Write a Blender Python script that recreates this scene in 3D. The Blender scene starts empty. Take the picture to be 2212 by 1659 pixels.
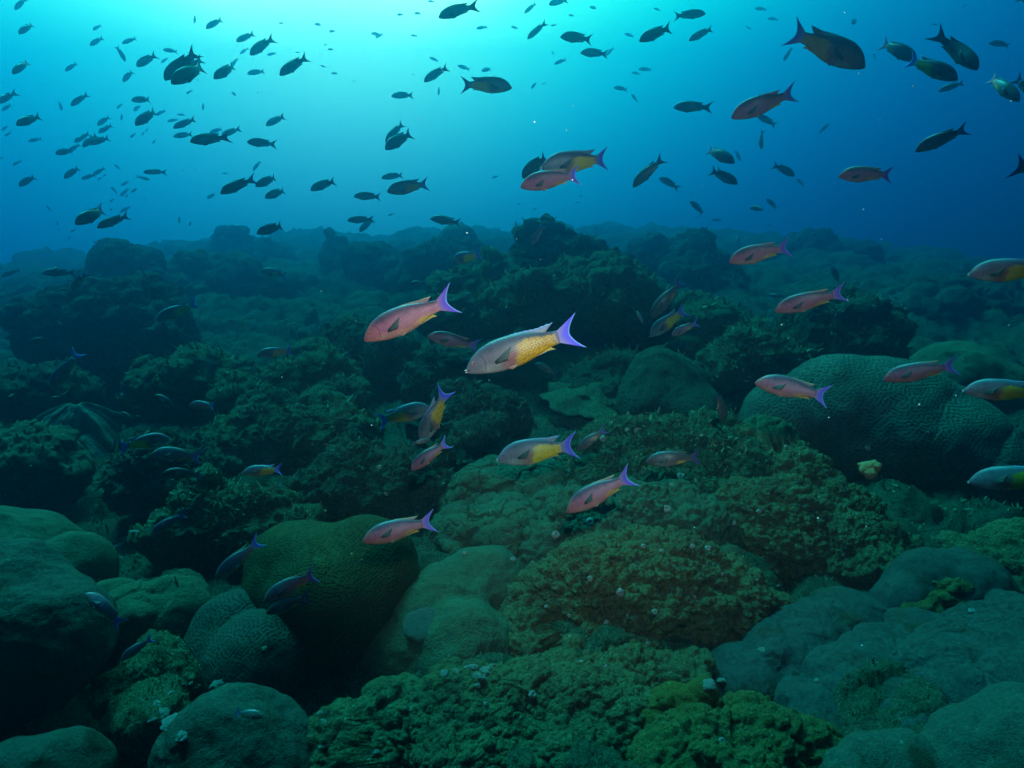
import bpy, bmesh, math, random
import numpy as np
from mathutils import Vector, Matrix
from mathutils.bvhtree import BVHTree

R = math.radians
scene = bpy.context.scene
COL = scene.collection
random.seed(7)

# ---------------------------------------------------------------- camera
CAM_H = 1.25
PITCH = R(-14)
F = 1441.0                       # focal length in units of a 2212 px wide picture
cam_d = bpy.data.cameras.new("camera")
cam_d.sensor_fit = 'HORIZONTAL'
cam_d.angle = 2 * math.atan(1106 / F)
cam_d.clip_start = 0.02
cam_d.clip_end = 300
cam = bpy.data.objects.new("camera", cam_d)
COL.objects.link(cam)
cam.location = (0, 0, CAM_H)
cam.rotation_euler = (R(90) + PITCH, 0, 0)
scene.camera = cam

# ---------------------------------------------------------------- exposure
scene.render.engine = 'CYCLES'
scene.view_settings.view_transform = 'Standard'
scene.view_settings.look = 'None'
scene.view_settings.exposure = 0.0
scene.view_settings.gamma = 1.0
scene.view_settings.use_curve_mapping = False
scene.cycles.volume_bounces = 1
scene.cycles.max_bounces = 5
scene.cycles.use_denoising = True

# ---------------------------------------------------------------- world: daylight filtered by the water
GLOW = (-0.237, 0.934, 0.267)
W_STRENGTH = 1.6
world = bpy.data.worlds.new("World")
scene.world = world
world.use_nodes = True
wn = world.node_tree
wn.nodes.clear()


def wnode(t, **kw):
    n = wn.nodes.new(t)
    for k, v in kw.items():
        setattr(n, k, v)
    return n


def wmath(op, a, b=None):
    n = wnode('ShaderNodeMath', operation=op)
    for i, s in enumerate((a, b)):
        if s is None:
            continue
        if isinstance(s, (int, float)):
            n.inputs[i].default_value = s
        else:
            wn.links.new(s, n.inputs[i])
    return n.outputs[0]


w_tc = wnode('ShaderNodeTexCoord')
w_nm = wnode('ShaderNodeVectorMath', operation='NORMALIZE')
wn.links.new(w_tc.outputs['Generated'], w_nm.inputs[0])
w_dot = wnode('ShaderNodeVectorMath', operation='DOT_PRODUCT')
wn.links.new(w_nm.outputs[0], w_dot.inputs[0])
w_dot.inputs[1].default_value = GLOW
w_sep = wnode('ShaderNodeSeparateXYZ')
wn.links.new(w_nm.outputs[0], w_sep.inputs[0])
w_z = wmath('MAXIMUM', w_sep.outputs[2], -0.12)
# daylight dims with the angle from the sun's glow and with the slant path through the water, per channel
CH = ((-50.3, 51.5, 7.0, 13.0), (-10.98, 10.35, 6.4, 2.8), (-5.45, 4.65, 3.1, 2.3))
w_comb = wnode('ShaderNodeCombineXYZ')
for i, (a, k1, k2, cap) in enumerate(CH):
    e = wmath('ADD', wmath('MULTIPLY', w_dot.outputs['Value'], k1), wmath('MULTIPLY', w_z, k2))
    v = wmath('MINIMUM', wmath('POWER', math.e, wmath('ADD', e, a)), cap)
    wn.links.new(v, w_comb.inputs[i])
w_bg = wnode('ShaderNodeBackground')
w_bg.inputs['Strength'].default_value = W_STRENGTH
wn.links.new(w_comb.outputs[0], w_bg.inputs['Color'])
w_out = wnode('ShaderNodeOutputWorld')
wn.links.new(w_bg.outputs[0], w_out.inputs['Surface'])

# ---------------------------------------------------------------- sun (softened and tinted by the water above)
sun_d = bpy.data.lights.new("sun", 'SUN')
sun_d.energy = 5.0
sun_d.angle = R(12)
sun_d.color = (0.10, 0.88, 0.80)
sun = bpy.data.objects.new("sun", sun_d)
COL.objects.link(sun)
sun.rotation_euler = Vector((-0.34, 0.40, 0.85)).to_track_quat('Z', 'Y').to_euler()

# ---------------------------------------------------------------- the photographer's flash, beside the lens
st_d = bpy.data.lights.new("dive_strobe", 'SPOT')
st_d.energy = 165.0
st_d.color = (1.0, 0.88, 0.82)
st_d.spot_size = R(61)
st_d.spot_blend = 1.0
st_d.shadow_soft_size = 0.05
strobe = bpy.data.objects.new("dive_strobe", st_d)
COL.objects.link(strobe)
strobe.location = (0.12, -0.05, CAM_H + 0.48)


# ---------------------------------------------------------------- pixel -> world
def ray(px, py):
    v = np.array([(px - 1106) / F, 1.0, -(py - 829.5) / F])
    c, s = math.cos(PITCH), math.sin(PITCH)
    return np.array([v[0], v[1] * c - v[2] * s, v[1] * s + v[2] * c])


CAMP = np.array([0, 0, CAM_H])


def at(px, py, Y):               # the point seen at (px, py), Y metres ahead
    d = ray(px, py)
    return CAMP + d * (Y / d[1])


strobe.rotation_euler = Vector(tuple(strobe.location - Vector(tuple(at(1250, 730, 2.2))))).to_track_quat('Z', 'Y').to_euler()


# ---------------------------------------------------------------- numpy noise
def _h(ix, iy, iz, seed):
    n = (ix.astype(np.int64) * 374761393 + iy.astype(np.int64) * 668265263 + iz.astype(np.int64) * 2147483647 + seed * 1274126177) & 0xFFFFFFFF
    n = ((n ^ (n >> 13)) * 1274126177) & 0xFFFFFFFF
    n = ((n ^ (n >> 16)) * 2246822519) & 0xFFFFFFFF
    n = n ^ (n >> 15)
    return (n & 0xFFFFFF) / float(0x1000000)


def vnoise(p, seed=0):
    i = np.floor(p)
    f = p - i
    f = f * f * f * (f * (f * 6 - 15) + 10)
    i = i.astype(np.int64)
    out = 0
    for dx in (0, 1):
        wx = f[:, 0] if dx else 1 - f[:, 0]
        for dy in (0, 1):
            wy = f[:, 1] if dy else 1 - f[:, 1]
            for dz in (0, 1):
                wz = f[:, 2] if dz else 1 - f[:, 2]
                out = out + wx * wy * wz * _h(i[:, 0] + dx, i[:, 1] + dy, i[:, 2] + dz, seed)
    return out * 2 - 1


ROT = np.array([[0.36, 0.48, -0.8], [-0.8, 0.6, 0.0], [0.48, 0.64, 0.6]])


def fbm(p, octv=4, seed=0, gain=0.5, ridged=False):
    a, s, out = 1.0, 0.0, 0
    q = p
    for o in range(octv):
        n = vnoise(q, seed + o * 17)
        if ridged:
            n = 1 - 2 * np.abs(n)
        out = out + a * n
        s += a
        a *= gain
        q = (q @ ROT.T) * 2.03 + 3.1
    return out / s


def worley(p, seed=0, jitter=0.9):   # (F1, cell hash)
    i = np.floor(p).astype(np.int64)
    best = np.full(len(p), 9.0)
    cid = np.zeros(len(p))
    flat = np.allclose(p[:, 2], 0)
    for dx in (-1, 0, 1):
        for dy in (-1, 0, 1):
            for dz in ((0,) if flat else (-1, 0, 1)):
                c = i + np.array([dx, dy, dz])
                hx = _h(c[:, 0], c[:, 1], c[:, 2], seed + 1)
                hy = _h(c[:, 0], c[:, 1], c[:, 2], seed + 2)
                hz = np.zeros(len(p)) if flat else _h(c[:, 0], c[:, 1], c[:, 2], seed + 3) - 0.5
                q = c + np.stack([0.5 + (hx - .5) * jitter, 0.5 + (hy - .5) * jitter, (0 if flat else 0.5) + hz * jitter], 1) - p
                d = np.sqrt((q * q).sum(1))
                m = d < best
                best = np.where(m, d, best)
                cid = np.where(m, hx, cid)
    return best, cid


def domes(p, seed=0, rmin=0.45, rmax=0.95):
    f1, c = worley(p, seed)
    r = rmin + (rmax - rmin) * c
    return np.sqrt(np.clip(1 - (f1 / r) ** 2, 0, 1)) * r


# ---------------------------------------------------------------- materials
def new_mat(name):
    m = bpy.data.materials.new(name)
    m.use_nodes = True
    nt = m.node_tree
    b = nt.nodes['Principled BSDF']
    return m, nt, b


class NT:
    def __init__(self, nt):
        self.nt = nt

    def n(self, t, ins=None, **kw):
        n = self.nt.nodes.new(t)
        for k, v in kw.items():
            setattr(n, k, v)
        for k, v in (ins or {}).items():
            if isinstance(v, bpy.types.NodeSocket):
                self.nt.links.new(v, n.inputs[k])
            else:
                n.inputs[k].default_value = v
        return n

    def link(self, a, b):
        self.nt.links.new(a, b)

    def math(self, op, a, b=0.0, c=0.0, clamp=False):
        n = self.n('ShaderNodeMath', {0: a, 1: b, 2: c}, operation=op)
        n.use_clamp = clamp
        return n.outputs[0]

    def mix(self, f, a, b):
        n = self.n('ShaderNodeMix', data_type='RGBA')
        for k, v in ((0, f), (6, a), (7, b)):
            if isinstance(v, bpy.types.NodeSocket):
                self.nt.links.new(v, n.inputs[k])
            else:
                n.inputs[k].default_value = v if k == 0 else (*v, 1) if len(v) == 3 else v
        return n.outputs[2]

    def ramp(self, v, lo, hi):
        return self.n('ShaderNodeMapRange', {0: v, 1: lo, 2: hi, 3: 0.0, 4: 1.0}, interpolation_type='SMOOTHSTEP').outputs[0]

    def noise(self, vec, scale, detail=4, rough=0.6):
        return self.n('ShaderNodeTexNoise', {'Vector': vec, 'Scale': scale, 'Detail': detail, 'Roughness': rough}).outputs[0]

    def voro(self, vec, scale, rnd=1.0, feature='F1'):
        return self.n('ShaderNodeTexVoronoi', {'Vector': vec, 'Scale': scale, 'Randomness': rnd}, feature=feature).outputs['Distance']


def coral_mat(name, c1, c2, c3, patch=3.0, polyp=90.0, polyp_h=0.4, fuzz=0.0, rough=0.85, speck=0.0, spots=None, bump=0.012):
    """c1/c2 the living tissue, c3 the crust in patches; polyp = fine bumps, fuzz = turf of algae"""
    m, nt, b = new_mat(name)
    k = NT(nt)
    tc = k.n('ShaderNodeTexCoord').outputs['Object']
    n1 = k.noise(tc, patch, 5, 0.65)
    n2 = k.noise(tc, patch * 5, 4, 0.7)
    n3 = k.noise(tc, patch * 26, 3, 0.7)
    col = k.mix(k.ramp(n2, 0.35, 0.65), c1, c2)
    col = k.mix(k.ramp(k.math('ADD', n1, k.math('MULTIPLY', n2, 0.35)), 0.66, 0.80), col, c3)
    col = k.mix(k.math('MULTIPLY', k.ramp(n3, 0.35, 0.75), 0.55), col, tuple(min(1, 2.3 * x) for x in c1))
    if fuzz:
        fz = k.noise(tc, 170, 3, 0.75)
        fw = k.n('ShaderNodeTexNoise', {'Vector': tc, 'Scale': 55.0, 'Detail': 5.0, 'Roughness': 0.7, 'Distortion': 1.4}).outputs[0]
        fil = k.math('SUBTRACT', 1.0, k.math('MULTIPLY', k.math('ABSOLUTE', k.math('SUBTRACT', fw, 0.5)), 14.0), clamp=True)
        col = k.mix(k.math('MULTIPLY', fil, fuzz), col, tuple(min(1, 3.4 * x + .02) for x in c2))
        col = k.mix(k.math('MULTIPLY', k.ramp(fz, 0.5, 0.75), fuzz * .6), col, tuple(0.25 * x for x in c1))
    if speck:
        sp = k.noise(tc, 60, 2, 0.5)
        col = k.mix(k.math('MULTIPLY', k.ramp(sp, 0.70, 0.76), speck), col, (0.42, 0.45, 0.40))
    if spots:
        sv = k.voro(tc, spots[0])
        col = k.mix(k.math('MULTIPLY', k.ramp(k.math('ADD', sv, k.math('MULTIPLY', n2, 0.3)), 0.36, 0.26), 0.85), col, spots[1])
    k.link(col, b.inputs['Base Color'])
    b.inputs['Roughness'].default_value = rough
    b.inputs['Specular IOR Level'].default_value = 0.08
    v = k.voro(tc, polyp)
    hgt = k.math('ADD', k.math('MULTIPLY', k.math('SUBTRACT', 1.0, v), polyp_h), k.math('MULTIPLY', n3, 0.8))
    if fuzz:
        hgt = k.math('ADD', hgt, k.math('ADD', k.math('MULTIPLY', fil, 0.9 * fuzz), k.math('MULTIPLY', fz, 1.4 * fuzz)))
    bp = k.n('ShaderNodeBump', {'Height': hgt, 'Strength': 0.9, 'Distance': bump})
    k.link(bp.outputs[0], b.inputs['Normal'])
    return m


def brain_mat(name, c_ridge, c_groove, spacing, warp, dist, seed=1):
    """meandering ridges and grooves of a brain coral: a sum of plane waves of one wavelength"""
    m, nt, b = new_mat(name)
    k = NT(nt)
    tc = k.n('ShaderNodeTexCoord').outputs['Object']
    nz = k.n('ShaderNodeTexNoise', {'Vector': tc, 'Scale': warp, 'Detail': 2.0}).outputs['Color']
    off = k.n('ShaderNodeVectorMath', {0: nz, 1: (0.5, 0.5, 0.5)}, operation='SUBTRACT').outputs[0]
    off = k.n('ShaderNodeVectorMath', {0: off, 'Scale': spacing * 3.0}, operation='SCALE').outputs[0]
    p = k.n('ShaderNodeVectorMath', {0: tc, 1: off}, operation='ADD').outputs[0]
    rng = random.Random(seed)
    K = 2 * math.pi / spacing
    s = None
    for i in range(13):
        z = rng.uniform(-1, 1)
        a = rng.uniform(0, 6.283)
        q = math.sqrt(1 - z * z)
        d = k.n('ShaderNodeVectorMath', {0: p, 1: (K * q * math.cos(a), K * q * math.sin(a), K * z)}, operation='DOT_PRODUCT').outputs['Value']
        c = k.math('COSINE', k.math('ADD', d, rng.uniform(0, 6.283)))
        s = c if s is None else k.math('ADD', s, c)
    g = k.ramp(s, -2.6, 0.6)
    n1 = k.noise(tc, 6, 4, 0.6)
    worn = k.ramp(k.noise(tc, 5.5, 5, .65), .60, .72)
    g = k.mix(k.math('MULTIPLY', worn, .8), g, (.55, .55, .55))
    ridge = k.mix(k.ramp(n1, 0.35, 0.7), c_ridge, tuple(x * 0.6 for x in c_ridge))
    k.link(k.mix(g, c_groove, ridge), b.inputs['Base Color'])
    b.inputs['Roughness'].default_value = 0.8
    b.inputs['Specular IOR Level'].default_value = 0.1
    bp = k.n('ShaderNodeBump', {'Height': g, 'Strength': 1.0, 'Distance': dist})
    k.link(bp.outputs[0], b.inputs['Normal'])
    return m


M = {}
M['seabed'] = coral_mat('seabed', (.022, .038, .021), (.032, .062, .034), (.016, .019, .016), 2.2, 60, .5, fuzz=1.0, speck=.3)
M['turf'] = coral_mat('turf_covered_rock', (.024, .044, .022), (.042, .085, .042), (.018, .023, .017), 3.0, 70, .5, fuzz=1.0, speck=.25)
M['dark'] = coral_mat('dark_reef_rock', (.016, .028, .018), (.028, .054, .031), (.012, .015, .013), 3.0, 70, .5, fuzz=1.0, speck=.2)
M['knob'] = coral_mat('knobby_coral', (.060, .072, .032), (.100, .110, .050), (.058, .036, .022), 5.0, 110, .8, fuzz=.3, speck=.5, spots=(9.0, (.055, .032, .02)))
M['lobed'] = coral_mat('lobed_coral', (.032, .055, .032), (.050, .078, .042), (.046, .036, .018), 4.0, 190, .5, fuzz=.15, speck=.2, bump=.006)
M['smooth'] = coral_mat('smooth_coral', (.026, .048, .035), (.020, .038, .028), (.020, .026, .018), 4.5, 260, .45, bump=.004, fuzz=.18, speck=.18, spots=(5.5, (.03, .026, .014)))
M['grey'] = coral_mat('grey_star_coral', (.032, .042, .036), (.025, .034, .030), (.034, .027, .015), 3.2, 330, .6, spots=(4.2, (.055, .036, .018)), bump=.0035)
M['plate'] = coral_mat('plate_coral', (.036, .066, .034), (.06, .105, .055), (.032, .042, .026), 5.0, 120, .6, fuzz=.8)
M['pale'] = coral_mat('pale_plate', (.09, .15, .12), (.12, .18, .145), (.05, .07, .05), 5.0, 120, .6, fuzz=.3)
M['yellow'] = coral_mat('yellow_sponge', (.066, .056, .014), (.09, .072, .016), (.045, .055, .018), 14.0, 150, .5, fuzz=.2, speck=.5, bump=.006)
M['orange'] = coral_mat('orange_sponge', (.45, .24, .10), (.55, .33, .16), (.3, .15, .08), 20.0, 180, .3)
M['golden'] = coral_mat('golden_knobs', (.105, .085, .024), (.09, .09, .034), (.07, .040, .018), 9.0, 130, .6, fuzz=.35, speck=.4)
M['rubble'] = coral_mat('bleached_rubble', (.26, .32, .28), (.36, .42, .36), (.12, .15, .12), 20.0, 200, .6)
M['blade'] = coral_mat('algae_blades', (.085, .15, .08), (.20, .33, .18), (.04, .055, .035), 7.0, 60, .1)
M['blade_dark'] = coral_mat('dark_algae_blades', (.055, .10, .058), (.14, .25, .135), (.03, .042, .03), 7.0, 60, .1)
M['blade_warm'] = coral_mat('olive_algae_blades', (.085, .11, .045), (.20, .23, .10), (.05, .035, .02), 7.0, 60, .1)
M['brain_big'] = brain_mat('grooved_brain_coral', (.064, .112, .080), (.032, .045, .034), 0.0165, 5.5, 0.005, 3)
M['brain_green'] = brain_mat('green_brain_coral', (.038, .055, .014), (.012, .018, .007), 0.0095, 9.0, 0.003, 5)
M['brain_wedge'] = brain_mat('pale_brain_coral', (.040, .062, .044), (.022, .028, .020), 0.011, 9.0, 0.003, 9)


# ---------------------------------------------------------------- objects
def mesh_from(name, verts, faces, mats, smooth=True):
    me = bpy.data.meshes.new(name)
    me.from_pydata([tuple(v) for v in verts], [], [tuple(f) for f in faces])
    for m in (mats if isinstance(mats, (list, tuple)) else [mats]):
        me.materials.append(m)
    if smooth:
        me.polygons.foreach_set('use_smooth', [True] * len(me.polygons))
    me.update()
    return me


def obj(name, me, parent=None, loc=(0, 0, 0)):
    o = bpy.data.objects.new(name, me)
    COL.objects.link(o)
    o.location = loc
    if parent is not None:
        o.parent = parent
    return o


def tag(o, label=None, cat=None, group=None, kind=None):
    for k, v in (('label', label), ('category', cat), ('group', group), ('kind', kind)):
        if v:
            o[k] = v
    return o


def tri_mesh(name, v, f, mats, mi=None):
    me = bpy.data.meshes.new(name)
    v = np.asarray(v, np.float32)
    f = np.asarray(f, np.int32)
    n, k = f.shape
    me.vertices.add(len(v))
    me.vertices.foreach_set('co', v.ravel())
    me.loops.add(n * k)
    me.loops.foreach_set('vertex_index', f.ravel())
    me.polygons.add(n)
    me.polygons.foreach_set('loop_start', np.arange(0, n * k, k, dtype=np.int32))
    me.polygons.foreach_set('loop_total', np.full(n, k, np.int32))
    for m in mats:
        me.materials.append(m)
    if mi is not None:
        me.polygons.foreach_set('material_index', np.asarray(mi, np.int32))
    me.polygons.foreach_set('use_smooth', np.ones(n, bool))
    me.update(calc_edges=True)
    me.validate()
    return me


def turf_blades(v, f, cover, seed, lim=60000, rmin=1.0, size=1.0):
    """short ragged blades of algae growing out of a triangle surface: (verts, tris)"""
    rs = np.random.RandomState(seed)
    a, b, c = v[f[:, 0]], v[f[:, 1]], v[f[:, 2]]
    cr = np.cross(b - a, c - a)
    ar = np.linalg.norm(cr, axis=1) / 2
    nn = cr / (2 * ar[:, None] + 1e-12)
    mid = (a + b + c) / 3
    dist = np.linalg.norm(mid - CAMP, axis=1)
    w = ar / np.maximum(dist, rmin) ** 2 * (nn[:, 2] > -.35) * (mid[:, 1] > .9) * (mid[:, 1] < 12)
    dens = fbm(mid * 5 + 3.3, 2, seed + 1)
    w = w * np.clip(.55 + 1.1 * dens, 0.02, 2)
    n = int(min(lim, cover * w.sum() * F * F / 70))
    if n < 10:
        return np.zeros((0, 3)), np.zeros((0, 3), int)
    i = rs.choice(len(f), n, p=w / w.sum())
    u, t = rs.rand(n), rs.rand(n)
    m = u + t > 1
    u[m], t[m] = 1 - u[m], 1 - t[m]
    p = a[i] + (b[i] - a[i]) * u[:, None] + (c[i] - a[i]) * t[:, None]
    d = np.linalg.norm(p - CAMP, axis=1)
    unit = (np.clip(d / F, .0006, .0032) * np.clip(d / 3.4, .45, .85))[:, None]
    h = unit * rs.uniform(3, 11, (n, 1)) * size
    wd = unit * rs.uniform(1.6, 4.5, (n, 1)) * size
    tdir = rs.normal(size=(n, 3))
    tdir -= nn[i] * (tdir * nn[i]).sum(1)[:, None]
    tdir /= np.linalg.norm(tdir, axis=1)[:, None] + 1e-9
    lean = rs.normal(size=(n, 3)) * .55 + np.array([0, 0, .25])
    top = p + (nn[i] + lean) * h
    p = p - nn[i] * h * .15
    k = p + tdir * wd
    j = p - tdir * wd
    V = np.stack([j, k, top + tdir * wd * .5, top - tdir * wd * .3], 1).reshape(-1, 3)
    q = np.arange(n)[:, None] * 4
    return V, np.vstack([q + np.array([0, 1, 2]), q + np.array([0, 2, 3])])


REEF = []                        # (verts, faces) in world space: what the fish must stay in front of


# ---------------------------------------------------------------- seabed
def ground_h(x, y):
    p = np.stack([x, y, np.zeros_like(x)], 1)
    wob = np.stack([fbm(p * 1.7, 3, 5), fbm(p * 1.7 + 9.2, 3, 6), np.zeros_like(x)], 1) * 0.12
    q = p + wob
    far = np.clip((y - 3.0) / 9.0, 0, 1.2)
    h = 0.045 * np.clip(y - 4, 0, 40)
    h = h - 0.0035 * x * x * far
    h = h - 0.16 * np.exp(-((x + 0.75) ** 2 / 0.25 + (y - 1.5) ** 2 / 0.6))          # the dark gully at the left
    h = h - 0.10 * np.clip(-x - 1.2, 0, 3) * np.exp(-((y - 4) / 3.0) ** 2)
    h = h + (0.10 + 0.42 * far) * (domes(q * 0.62, 11) - 0.35)
    h = h + (0.10 + 0.16 * far) * (domes(q * 1.55 + 3.3, 12) - 0.35)
    h = h + 0.105 * (domes(q * 4.1 + 1.7, 13) - 0.35)
    h = h + 0.045 * (domes(q * 10.5 + 5.7, 14) - 0.4)
    h = h + (0.022 + .03 * far) * fbm(q * 6, 5, 15, .6, True)
    h = h + 0.010 * (domes(q * 29.0 + 5.7, 16) - 0.4)
    return h - 0.03


def build_seabed():
    na, nr = 620, 640
    a = np.linspace(R(-72), R(72), na)
    r = 0.9 * (21.5 / 0.9) ** np.linspace(0, 1, nr)
    A, RR = np.meshgrid(a, r)
    x = (np.sin(A) * RR).ravel()
    y = (np.cos(A) * RR - 0.7).ravel()
    m = y < 32
    z = ground_h(x, y)
    v = np.stack([x, y, z], 1)
    idx = np.arange(na * nr).reshape(nr, na)
    f = np.stack([idx[:-1, :-1], idx[:-1, 1:], idx[1:, 1:], idx[1:, :-1]], -1).reshape(-1, 4)
    REEF.append((v, f[:, :]))
    t = np.vstack([f[:, [0, 1, 2]], f[:, [0, 2, 3]]])
    if np.cross(v[t[0, 1]] - v[t[0, 0]], v[t[0, 2]] - v[t[0, 0]])[2] < 0:
        t = t[:, ::-1]
    bv, bf = turf_blades(v, t, .45, 901, 220000, size=.75)
    o = obj('seabed', tri_mesh('seabed', np.vstack([v, bv]), np.vstack([t, bf + len(v)]), [M['seabed'], M['blade']], [0] * len(t) + [1] * len(bf)))
    tag(o, 'dark green algae covered reef floor', 'seabed', kind='structure')


build_seabed()

_ico = {}


def ico(n):
    if n not in _ico:
        bm = bmesh.new()
        bmesh.ops.create_icosphere(bm, subdivisions=n, radius=1.0)
        v = np.array([tuple(q.co) for q in bm.verts])
        f = np.array([[q.index for q in p.verts] for p in bm.faces])
        bm.free()
        _ico[n] = (v / np.linalg.norm(v, axis=1)[:, None], f)
    return _ico[n]


def vnormals(v, f):
    fn = np.cross(v[f[:, 1]] - v[f[:, 0]], v[f[:, 2]] - v[f[:, 0]])
    n = np.zeros_like(v)
    for i in range(3):
        for c in range(3):
            n[:, c] += np.bincount(f[:, i], fn[:, c], len(v))
    return n / (np.linalg.norm(n, axis=1)[:, None] + 1e-12)


def detail(p, kind, s, seed):
    """height of the surface relief at points p for each kind of growth, s = strength"""
    o = seed * 1.37
    if kind == 'turf':
        h = .060 * domes(p * 6 + o, seed) + .026 * fbm(p * 11 + o, 4, seed, .6, True) + .016 * domes(p * 24 + o, seed + 5) + .008 * fbm(p * 50 + o, 3, seed + 9, .7, True) - .05
    elif kind == 'rough':
        h = .13 * domes(p * 3.4 + o, seed) + .065 * domes(p * 9 + o, seed + 5) + .055 * fbm(p * 5 + o, 6, seed, .62, True) - .10
    elif kind == 'knob':
        h = .030 * domes(p * 11 + o, seed) + .024 * domes(p * 31 + o, seed + 5, .5, .8) + .010 * domes(p * 62 + o, seed + 7, .5, .8) + .012 * fbm(p * 9 + o, 3, seed) - .03
    elif kind == 'lobed':
        h = .045 * domes(p * 7.5 + o, seed, .6, 1.0) + .010 * domes(p * 24 + o, seed + 4) + .006 * fbm(p * 16 + o, 4, seed) - .035
    elif kind == 'smooth':
        h = .034 * fbm(p * 4.5 + o, 4, seed) + .006 * fbm(p * 26 + o, 4, seed + 3) - .05 * np.clip(fbm(p * 7 + o, 4, seed + 8) - .3, 0, 1)
    elif kind == 'grey':
        pit = np.clip(fbm(p * 6 + o, 4, seed + 2) - .22, 0, 1)
        h = .030 * fbm(p * 5 + o, 4, seed) - .030 * np.clip(fbm(p * np.array([9.0, 4.0, 6.0]) + o, 3, seed + 6, .5, True) - .25, 0, 1) - .05 * pit + .012 * domes(p * 9 + o, seed + 8) + .02 * pit * fbm(p * 60, 3, seed) / .3 + .003 * fbm(p * 40 + o, 2, seed + 3)
    else:                        # brain
        h = .022 * fbm(p * 4 + o, 3, seed)
    return h * s


def lump_geo(lobes, kind, s, seed, res, sharp=9.0):
    """union of lobes [(centre, radius, squash)] about their middle, with the relief of its kind"""
    C = np.array([l[0] for l in lobes])
    Rr = np.array([l[1] for l in lobes])
    c0 = (C * Rr[:, None] ** 2).sum(0) / (Rr ** 2).sum()
    d, f = ico(res)
    acc = np.full(len(d), 1e-9)
    for l in lobes:
        sc = np.array(l[2]) if len(l) > 2 else np.ones(3)
        dd = d / sc
        oc = (c0 - l[0]) / sc
        a = (dd * dd).sum(1)
        b = (dd * oc).sum(1)
        c = (oc * oc).sum() - l[1] ** 2
        disc = b * b - a * c
        t = np.where(disc > 0, (-b + np.sqrt(np.maximum(disc, 0))) / a, 0)
        acc += (np.maximum(t, 0) / Rr.max()) ** sharp
    r = np.maximum(acc ** (1 / sharp), 0.15) * Rr.max()
    v = c0 + d * r[:, None]
    low = 0.10 * Rr.max() * fbm(v / Rr.max() * 1.3 + seed, 3, seed + 40)
    v = v + d * low[:, None]
    n = vnormals(v, f)
    v = v + n * detail(v, kind, s, seed)[:, None]
    return v, f, c0


def coral(name, label, cat, mat, kind, lobes, s=1.0, seed=1, res=7, group=None, sharp=9.0, sub=None):
    """lobes: (px, py, Y, radius in px[, squash])"""
    L = []
    for l in lobes:
        c = at(l[0], l[1], l[2])
        rr = l[3] * np.linalg.norm(c - CAMP) / F / math.sqrt(1 + ((l[0] - 1106) / F) ** 2 * .5)
        L.append((c, rr) + ((l[4],) if len(l) > 4 else ()))
    if sub is None:
        sub = {'rough': 26, 'turf': 18, 'knob': 14, 'lobed': 12}.get(kind, 0)
    rs = np.random.RandomState(seed + 100)
    main = list(L)
    for i in range(sub):         # smaller heads budding from the surface
        m = main[rs.randint(len(main))]
        dv = rs.normal(size=3)
        dv[2] = abs(dv[2]) * .8
        dv /= np.linalg.norm(dv)
        q = rs.uniform(.22, .48)
        L.append((m[0] + dv * m[1] * rs.uniform(.72, .98 - q * .2), m[1] * q, (1.15, 1.15, rs.uniform(.6, 1.0))))
    v, f, c0 = lump_geo(L, kind, s, seed, res, sharp if not sub else max(sharp, 18))
    REEF.append((v, f))
    base = np.array([c0[0], c0[1], v[:, 2].min()])
    cov = {'rough': .42, 'turf': .50, 'knob': .035, 'lobed': .02}.get(kind, 0)
    mats, mi, V, Fc = [M[mat]], None, v, f
    if cov:
        bv, bf = turf_blades(v, f, cov, seed + 500, size=.8 if kind == 'knob' else 1.0)
        V, Fc = np.vstack([v, bv]), np.vstack([f, bf + len(v)])
        mats, mi = [M[mat], M['blade_warm' if kind == 'knob' else 'blade_dark' if mat == 'dark' else 'blade']], [0] * len(f) + [1] * len(bf)
    o = obj(name, tri_mesh(name, V - base, Fc, mats, mi), loc=tuple(base))
    tag(o, label, cat, group)
    return o


# --- the near corals
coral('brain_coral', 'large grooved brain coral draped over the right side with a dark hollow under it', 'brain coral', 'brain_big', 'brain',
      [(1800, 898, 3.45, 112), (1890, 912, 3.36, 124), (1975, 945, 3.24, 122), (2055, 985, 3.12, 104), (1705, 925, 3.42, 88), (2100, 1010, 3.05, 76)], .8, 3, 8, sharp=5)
coral('brain_coral', 'round green brain coral with a cleft in its top, beside the pale wedge', 'brain coral', 'brain_green', 'brain',
      [(655, 1245, 1.98, 118), (790, 1235, 1.98, 112), (720, 1290, 1.90, 140), (720, 1330, 1.88, 110)], .35, 4, 8, sharp=16)
coral('boulder_coral', 'smooth pale boulder coral cut by the left edge', 'boulder coral', 'smooth', 'smooth',
      [(20, 1350, 1.55, 140), (100, 1385, 1.50, 112), (-70, 1360, 1.55, 175), (50, 1420, 1.50, 112)], 1.0, 5, 8)
coral('boulder_coral', 'smooth dome coral beside white rubble at the bottom left', 'boulder coral', 'smooth', 'smooth',
      [(500, 1625, 1.32, 118), (540, 1645, 1.32, 112), (460, 1680, 1.28, 95)], .8, 6, 8)
coral('brain_coral', 'pale wedge of brain coral leaning on the green brain coral', 'brain coral', 'brain_wedge', 'brain',
      [(505, 1360, 1.82, 75), (470, 1420, 1.74, 72), (560, 1420, 1.70, 90), (530, 1450, 1.66, 80)], .4, 8, 7)
coral('boulder_coral', 'round coral behind the smooth boulder at the left edge', 'boulder coral', 'lobed', 'smooth',
      [(60, 1215, 2.15, 100), (150, 1235, 2.05, 75), (-30, 1215, 2.15, 110)], .8, 9, 6)
coral('boulder_coral', 'low olive coral between the smooth boulder and the pale wedge', 'boulder coral', 'lobed', 'lobed',
      [(300, 1340, 1.85, 75), (380, 1330, 1.9, 80), (250, 1310, 1.9, 50)], .5, 10, 6)
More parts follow.
